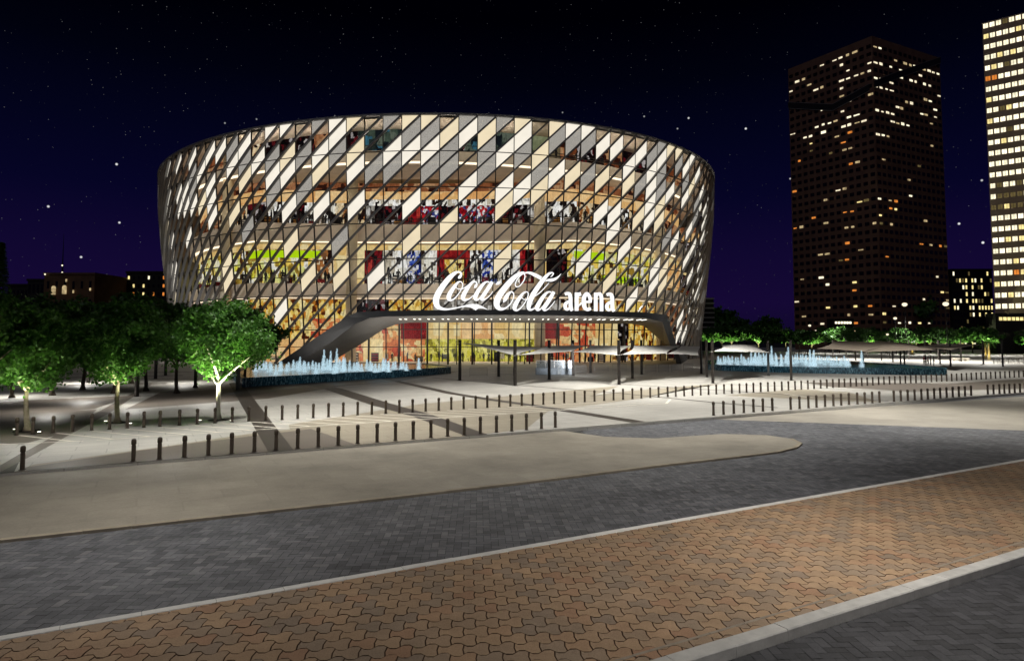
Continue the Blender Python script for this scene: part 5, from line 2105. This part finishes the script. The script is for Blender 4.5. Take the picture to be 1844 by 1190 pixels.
# bright tower ----------------------------------------------------------
l0 = atY(1768.5, 45, 250)
r0 = atY(1844, 26, 241.5)
a2, dirv = Vector((l0.x, 250, 0)), (Vector((r0.x, 241.5, 0)) - Vector((l0.x, 250, 0))).normalized()
b2 = a2 + dirv * 34
TH2 = l0.z
tower2 = thing('office_tower', (a2.x, a2.y, 0), 'office tower at right edge with nearly every window row lit', 'tower')
back_ = Vector((-dirv.y, dirv.x, 0)) * 30
if back_.y < 0:
    back_ = -back_
mb = MB(); mb.slab([(p.x, p.y) for p in (a2, b2, b2 + back_, a2 + back_)], -0.2, TH2 + 0.6); mb.build('wall', M['tower_bright'], tower2)
NF = 28
z_first = atY(1792, 572, 250).z
fh = (TH2 - 0.9 - z_first) / (NF - 1)
rest = {}
ind = []
for f in range(NF):
    mode = tr.random()
    for k in range(17):
        u0 = 0.35 + k * 2.0
        z0 = z_first - 0.8 + f * fh
        r_ = tr.random()
        c = 'c' if r_ < 0.55 else ('w' if r_ < 0.78 else ('y' if r_ < 0.93 else 'd'))
        if f in (10, 11, 12) and tr.random() < 0.6: c = tr.choice('dddc')
        if f in (22, 4) and tr.random() < 0.2: c = 'o'
        item = (u0, u0 + 1.5, z0, z0 + 1.75, c)
        (ind if (k < 6 and len(ind) < 99 and f % 2 == f % 2) and f >= NF - 17 else rest.setdefault(c, [])).append(item)
for (u0, u1, z0, z1, c) in ind:
    mb = MB(); win(mb, a2, b2, u0, u1, z0, z1); mb.build('lit_window', WL[c], tower2)
for c, L_ in rest.items():
    mb = MB()
    for (u0, u1, z0, z1, cc) in L_:
        win(mb, a2, b2, u0, u1, z0, z1)
    tag(mb.build('lit_window', WL[c], tower2), kind='stuff')
mb = MB()
for f in range(NF):
    for k in range(17):
        u0 = 0.35 + k * 2.0
        z0 = z_first - 0.8 + f * fh
        win(mb, a2, b2, u0 + 0.72, u0 + 0.80, z0, z0 + 1.75, 0.1, 0.14)
tag(mb.build('window_bar', M['mullion'], tower2), kind='stuff')
rebase(tower2, (a2.x, a2.y, 0))


def block(name, label, x0, x1, ytop, Y, depth, wallm, cols, rows, litp, colors, ybase=612, seed=1, cell=(0.5, 0.55)):
    A, B = atY(x0, ytop, Y), atY(x1, ytop, Y)
    t = thing(name, (A.x, Y, 0), label, 'building')
    p, q = Vector((A.x, Y, 0)), Vector((B.x, Y, 0))
    mb = MB(); mb.slab([(p.x, Y), (q.x, Y), (q.x, Y + depth), (p.x, Y + depth)], -0.2, A.z); mb.build('wall', wallm, t)
    mb = MB(); mb.slab([(p.x - .3, Y - .3), (q.x + .3, Y - .3), (q.x + .3, Y + depth + .3), (p.x - .3, Y + depth + .3)], A.z + 0.005, A.z + 0.8); mb.build('parapet', wallm, t)
    r = random.Random(seed)
    wdt = (q.x - p.x) / cols
    ht = (A.z - 2) / rows
    dk = MB()
    n = 0
    for j in range(rows):
        for k in range(cols):
            u0 = wdt * (k + 0.5 - cell[0] / 2)
            z0 = 2 + ht * (j + 0.25)
            if r.random() < litp and n < 95:
                mb = MB(); win(mb, p, q, u0, u0 + wdt * cell[0], z0, z0 + ht * cell[1]); mb.build('lit_window', WL[r.choice(colors)], t); n += 1
            else:
                win(dk, p, q, u0, u0 + wdt * cell[0], z0, z0 + ht * cell[1])
    tag(dk.build('dark_window', M['tower_pane'], t), kind='stuff')
    rebase(t, (A.x, Y, 0))
    return t, p, q, A.z


M['far_dark'] = surf('far_dark_wall', lin((26, 23, 22)), 0.8)
M['far_brown'] = surf('far_brown_wall', lin((92, 66, 44)), 0.8, 0, 0.3, 0.3)
block('apartment_block', 'small block of lit yellow windows between the two towers', 1714, 1786, 487, 330, 30, M['far_dark'], 13, 11, 0.42, 'ycyd', seed=2)
block('apartment_block', 'dark block with few yellow windows left of the arena', 228, 318, 492, 260, 30, M['far_dark'], 10, 9, 0.22, 'yyco', seed=8, cell=(0.34, 0.4))
t, p, q, zt = block('civic_building', 'brown ribbed building with two arched lit windows and a thin mast', 80, 171, 495, 240, 26, M['far_brown'], 6, 4, 0.0, 'w', seed=3, cell=(0.25, 0.4))
mb = MB()
for k in range(13):
    u = (q.x - p.x) * (k + .5) / 13
    win(mb, p, q, u - 0.25, u + 0.25, 0.5, zt - 0.5, 0.1, 0.45)
mb.build('rib', M['far_brown'], t)
for px, py in ((96, 521), (115.5, 520)):
    c = atY(px, py, 239.4)
    mb = MB()
    pts = [(c.x - .75, c.z - 1.9), (c.x + .75, c.z - 1.9), (c.x + .75, c.z + .5)] + [(c.x + .75 * math.cos(a), c.z + .5 + .8 * math.sin(a)) for a in (0.5, 1.05, 1.57, 2.1, 2.6)] + [(c.x - .75, c.z + .5)]
    n = len(pts)
    mb.raw([(x, 239.4, z) for x, z in pts] + [(x, 239.6, z) for x, z in pts], [tuple(range(n)), tuple(range(2 * n - 1, n - 1, -1))] + [(i, (i + 1) % n, n + (i + 1) % n, n + i) for i in range(n)])
    o = mb.build('lit_window', WL['v'], t); o.matrix_parent_inverse = Matrix.Translation(-t.location)
for px, py in ((119, 505), (131.5, 525), (162, 521)):
    c = atY(px, py, 239.4)
    mb = MB(); mb.box((c.x, 239.5, c.z), (0.5, 0.2, 1.0)); o = mb.build('lit_window', WL['v'], t); o.matrix_parent_inverse = Matrix.Translation(-t.location)
c = atY(112, 494, 246)
mb = MB(); mb.tube([(c.x, 246, zt + 0.8), (c.x, 246, zt + 5), (c.x, 246, zt + 16)], [0.35, 0.2, 0.05], 8); o = mb.build('mast', M['tower_trim'], t); o.matrix_parent_inverse = Matrix.Translation(-t.location)
for px, py in ((112, 478), (112, 491), (81, 494)):
    c2 = atY(px, py, 239.2 if px == 81 else 245.6)
    mb = MB(); mb.lathe((c2.x, c2.y, c2.z), [(.05, -.3), (.25, -.1), (.25, .15), (.05, .3)], 8); o = mb.build('mast_light', WL['w'], t); o.matrix_parent_inverse = Matrix.Translation(-t.location)
block('dark_building', 'unlit dark building stepping down left of the brown one', 50, 80, 506, 245, 20, M['far_dark'], 4, 4, 0.0, 'w', seed=4)
block('dark_building', 'lowest unlit dark building at far left beyond trees', 14, 52, 515, 250, 20, M['far_dark'], 5, 3, 0.0, 'w', seed=5)
# striped building right of the arena
A = atY(1266, 536, 300); B = atY(1285, 536, 300)
t = thing('striped_building', (A.x, 300, 0), 'low dark building with pale floor stripes just right of arena', 'building')
mb = MB(); mb.slab([(A.x - 6, 300), (B.x, 300), (B.x, 320), (A.x - 6, 320)], -0.2, A.z); mb.build('wall', M['far_dark'], t)
for k in range(8):
    z = A.z - 0.4 - k * 2.15
    mb = MB(); mb.box((A.x / 2 + B.x / 2 - 3, 299.6, z), (B.x - A.x + 6.2, 0.8, 0.55)); mb.build('floor_slab', M['trim_line'], t)
rebase(t, (A.x, 300, 0))
# low lit shop front at the foot of the dark tower
for (x0, x1, y0, y1, lab) in ((1503, 1534, 577, 585, 'low kiosk with bright white front under the dark tower'), (1798, 1844, 568, 580, 'low building with yellow windows at foot of bright tower')):
    YK = 288 if x0 < 1600 else 236
    A, B = atY(x0, y0, YK), atY(x1, y1, YK)
    t = thing('kiosk', (A.x, YK, 0), lab, 'building')
    mb = MB(); mb.box(((A.x + B.x) / 2, YK + 2.6, A.z / 2 + .4), (B.x - A.x + 2, 5, A.z + .8)); mb.build('wall', M['far_dark'], t)
    n = 6
    for k in range(n):
        mb = MB(); w_ = (B.x - A.x) / n; mb.box((A.x + w_ * (k + .5), YK, (A.z + B.z) / 2), (w_ * .75, 0.1, (A.z - B.z) * .5)); mb.build('lit_window', WL['w' if x0 < 1600 else 'y'], t)
    rebase(t, (A.x, YK + 2, 0))

# ================================================================== WORLD
w = bpy.data.worlds.new('World')
scene.world = w
w.use_nodes = True
nt = w.node_tree
nt.nodes.clear()
out = nt.nodes.new('ShaderNodeOutputWorld')
bg = nt.nodes.new('ShaderNodeBackground')
tc = nt.nodes.new('ShaderNodeTexCoord')
sep = nt.nodes.new('ShaderNodeSeparateXYZ')
nt.links.new(tc.outputs['Generated'], sep.inputs[0])
rp = nt.nodes.new('ShaderNodeValToRGB')
els = rp.color_ramp.elements
stops = [(0.0, (15, 8, 40)), (0.05, (21, 9, 52)), (0.12, (16, 8, 47)), (0.2, (6, 5, 36)), (0.28, (3, 4, 26)), (0.36, (1, 2, 13)), (0.44, (0, 0, 4)), (1.0, (0, 0, 1))]
while len(els) < len(stops):
    els.new(0.5)
for e, (p, c) in zip(els, stops):
    e.position = p
    e.color = lin(c)
nt.links.new(sep.outputs['Z'], rp.inputs[0])
# small stars
vo = nt.nodes.new('ShaderNodeTexVoronoi'); vo.inputs['Scale'].default_value = 210
nt.links.new(tc.outputs['Generated'], vo.inputs['Vector'])
sc_ = nt.nodes.new('ShaderNodeSeparateColor'); nt.links.new(vo.outputs['Color'], sc_.inputs[0])


def math_(op, a, b=None):
    n_ = nt.nodes.new('ShaderNodeMath'); n_.operation = op
    for i, v in enumerate((a, b)):
        if v is None: continue
        if hasattr(v, 'is_output'): nt.links.new(v, n_.inputs[i])
        else: n_.inputs[i].default_value = v
    return n_.outputs[0]


near_ = math_('LESS_THAN', vo.outputs['Distance'], 0.1)
br = math_('POWER', sc_.outputs[0], 7.0)
small = math_('MULTIPLY', math_('MULTIPLY', near_, br), 0.14)
tot = small
BIG = [(341, 265, 1.0), (210, 296, 0.9), (87, 372, 0.8), (215, 401, 0.8), (146, 463, 0.8), (1240, 213, 0.7), (1343, 232, 0.9), (1770, 437, 1.0), (1727, 403, 0.9), (1768, 325, 0.6), (1423, 322, 0.5), (1160, 210, 0.35), (1220, 232, 0.35),
       (462, 215, 0.3), (405, 222, 0.3), (176, 511, 0.6), (207, 511, 0.45), (1013, 203, 0.3), (603, 210, 0.3), (860, 590, 0.0)]
for (x, y, s) in BIG:
    if s <= 0: continue
    d = ray(x, y).normalized()
    vm = nt.nodes.new('ShaderNodeVectorMath'); vm.operation = 'DOT_PRODUCT'
    nt.links.new(tc.outputs['Generated'], vm.inputs[0])
    vm.inputs[1].default_value = d
    th = (1.5 + 0.6 * s) / FPX
    mr = nt.nodes.new('ShaderNodeMapRange')
    mr.inputs['From Min'].default_value = math.cos(th)
    mr.inputs['From Max'].default_value = math.cos(th * 0.35)
    mr.inputs['To Max'].default_value = 0.9 * s
    nt.links.new(vm.outputs['Value'], mr.inputs['Value'])
    tot = math_('ADD', tot, mr.outputs[0])
mix = nt.nodes.new('ShaderNodeMix'); mix.data_type = 'RGBA'; mix.blend_type = 'ADD'
mix.inputs[0].default_value = 1.0
nt.links.new(rp.outputs[0], mix.inputs[6])
cmb = nt.nodes.new('ShaderNodeCombineColor')
for i in range(3):
    nt.links.new(tot, cmb.inputs[i])
nt.links.new(cmb.outputs[0], mix.inputs[7])
nt.links.new(mix.outputs[2], bg.inputs['Color'])
bg.inputs['Strength'].default_value = 1.0
nt.links.new(bg.outputs[0], out.inputs[0])

# ================================================================== LIGHTS
def area(loc, target, power, size, col=(1, 0.93, 0.82), name='area_lamp'):
    ld = bpy.data.lights.new(name, 'AREA')
    ld.energy = power
    ld.shape = 'DISK'
    ld.size = size
    ld.color = col
    o = bpy.data.objects.new(name, ld)
    COL.objects.link(o)
    o.location = loc
    o.rotation_euler = (Vector(target) - Vector(loc)).to_track_quat('-Z', 'Y').to_euler()
    return o


# weak broad sun, added to lift the dark walls
sd_ = bpy.data.lights.new('fill_sun', 'SUN')
sd_.energy = 0.2
sd_.angle = R_(10)
sd_.color = (0.9, 0.9, 1.0)
so = bpy.data.objects.new('fill_sun', sd_)
COL.objects.link(so)
so.rotation_euler = (R_(48), 0, R_(-30))

WARM = (1, 0.97, 0.9)
# unseen floodlights straight above the plaza's light pools, no masts modelled
for (px, py, hgt, pw) in ((1250, 695, 30, 20000), (1000, 705, 30, 15000), (700, 735, 26, 9000), (1480, 690, 30, 15000), (1650, 670, 34, 14000), (560, 770, 20, 4200), (1350, 740, 26, 9000), (1800, 700, 30, 9000)):
    p = gnd(px, py)
    spot((p.x, p.y, hgt), (p.x, p.y, 0), pw * 3.3, 75, 1.0, WARM, 1.2)
for (px, py, hgt, pw) in ((300, 800, 3.6, 260), (120, 805, 3.6, 330), (40, 790, 3.0, 260), (90, 740, 2.6, 620), (20, 715, 2.6, 900), (150, 718, 2.6, 800), (240, 730, 2.8, 600), (370, 722, 3.0, 520), (150, 690, 3.0, 1300), (330, 690, 3.2, 900)):
    p = gnd(px, py)
    spot((p.x, p.y, hgt), (p.x, p.y, 0), pw, 155, 0.6, WARM, 0.3)  # low unseen spots, added to brighten paving under the trees
for (px, py, pw) in ((1480, 646, 12000), (1580, 648, 17000), (1680, 650, 20000), (1780, 652, 18000), (1500, 636, 14000), (1650, 638, 16000), (1800, 640, 14000)):
    p = gnd(px, py)
    spot((p.x, p.y, 13), (p.x, p.y, 0), pw, 150, 0.8, WARM, 0.5)  # unseen spots added to brighten the far right plaza
# unseen street lamps over the near street, added without poles
spot((9, 15, 9.5), (9, 16, 0), 2900, 130, 1.0, (1, 0.95, 0.88), 0.5)
spot((30, 27, 9.5), (30, 27.5, 0), 2700, 130, 1.0, (1, 0.93, 0.84), 0.5)
spot((5, 1, 10), (6, 9, 0), 1700, 125, 1.0, (1, 0.95, 0.88), 0.5)
spot((-10, 17, 9.5), (-10, 17.5, 0), 2100, 130, 1.0, (1, 0.95, 0.88), 0.5)
# unseen spots added to brighten the apron and the road beside it
for (px, py, pw) in ((260, 860, 1300), (900, 800, 4200), (1250, 778, 5200), (1700, 745, 12000)):
    p = gnd(px, py)
    spot((p.x, p.y, 14), (p.x, p.y, 0), pw, 100, 1.0, WARM, 0.5)
# unseen bluish spots on the paving, added to light basin walls and jets
for (px, py) in ((470, 684), (560, 677), (650, 672), (730, 668), (1310, 660), (1390, 661), (1470, 662), (1550, 664)):
    p = gnd(px, py, 1.0)
    spot((p.x - 1.5, p.y - 6.0, 0.3), (p.x, p.y, 1.7), 620, 62, 1.0, (0.7, 0.93, 1.0), 0.3)
# unseen ground spots, added to brighten the canopy soffit and legs
for X in (-22, -12, -2, 8, 18):
    spot((X, 121.5, 0.3), (X, 125, 8), 3500, 130, 1.0, (1, 0.96, 0.9), 0.4)
for (x, y) in ((-36, 120), (33, 121)):
    spot((x, y - 6, 0.4), (x * 0.9, y + 6, 6), 2600, 100, 0.9, (1, 0.97, 0.92), 0.4)
# inside the arena: unseen spots added between glass and galleries to light slabs and ceiling
for px in (450, 515, 575, 690, 750, 820, 890, 930, 1040, 1100, 1145):
    for z in (46.6, 38.0, 25.0, 13.0):
        X = px_to_X(px, -3)
        spot((X, edge_y(X) - 5.0, z), (X, edge_y(X) + 1, z - 7.5), (900 if z < 30 else 520) if z < 46 else 420, 150, 0.8, (1, 0.93, 0.84), 0.5)
    p_ = Vector((X, top_edge(X) - 1.5, 43.5))
    spot(p_, p_ + Vector((0, -1, 4)), 380, 160, 0.8, (1, 0.9, 0.78), 0.4)
# facade wash: unseen spots added on the plaza to brighten the fins
for (x, pw) in ((-75, 8500), (-40, 8000), (10, 8000), (62, 11000)):
    Y = 150 if abs(x + 7) > 60 else 100
    spot((x, Y - 15, 1.0), (AC.x + (x - AC.x) * .75, Y + 25, 24), pw, 100, 0.9, (0.95, 0.97, 1.0), 0.5)

# ================================================================== RENDER SETTINGS
vs_ = scene.view_settings
vs_.view_transform = 'Standard'
vs_.look = 'None'
vs_.exposure = 0.0
vs_.gamma = 1.0
scene.display_settings.display_device = 'sRGB'
scene.render.engine = 'CYCLES'
cy = scene.cycles
cy.use_denoising = True
cy.max_bounces = 6
cy.diffuse_bounces = 3
cy.glossy_bounces = 2
cy.transparent_max_bounces = 12
cy.sample_clamp_indirect = 4.0
cy.use_light_tree = True
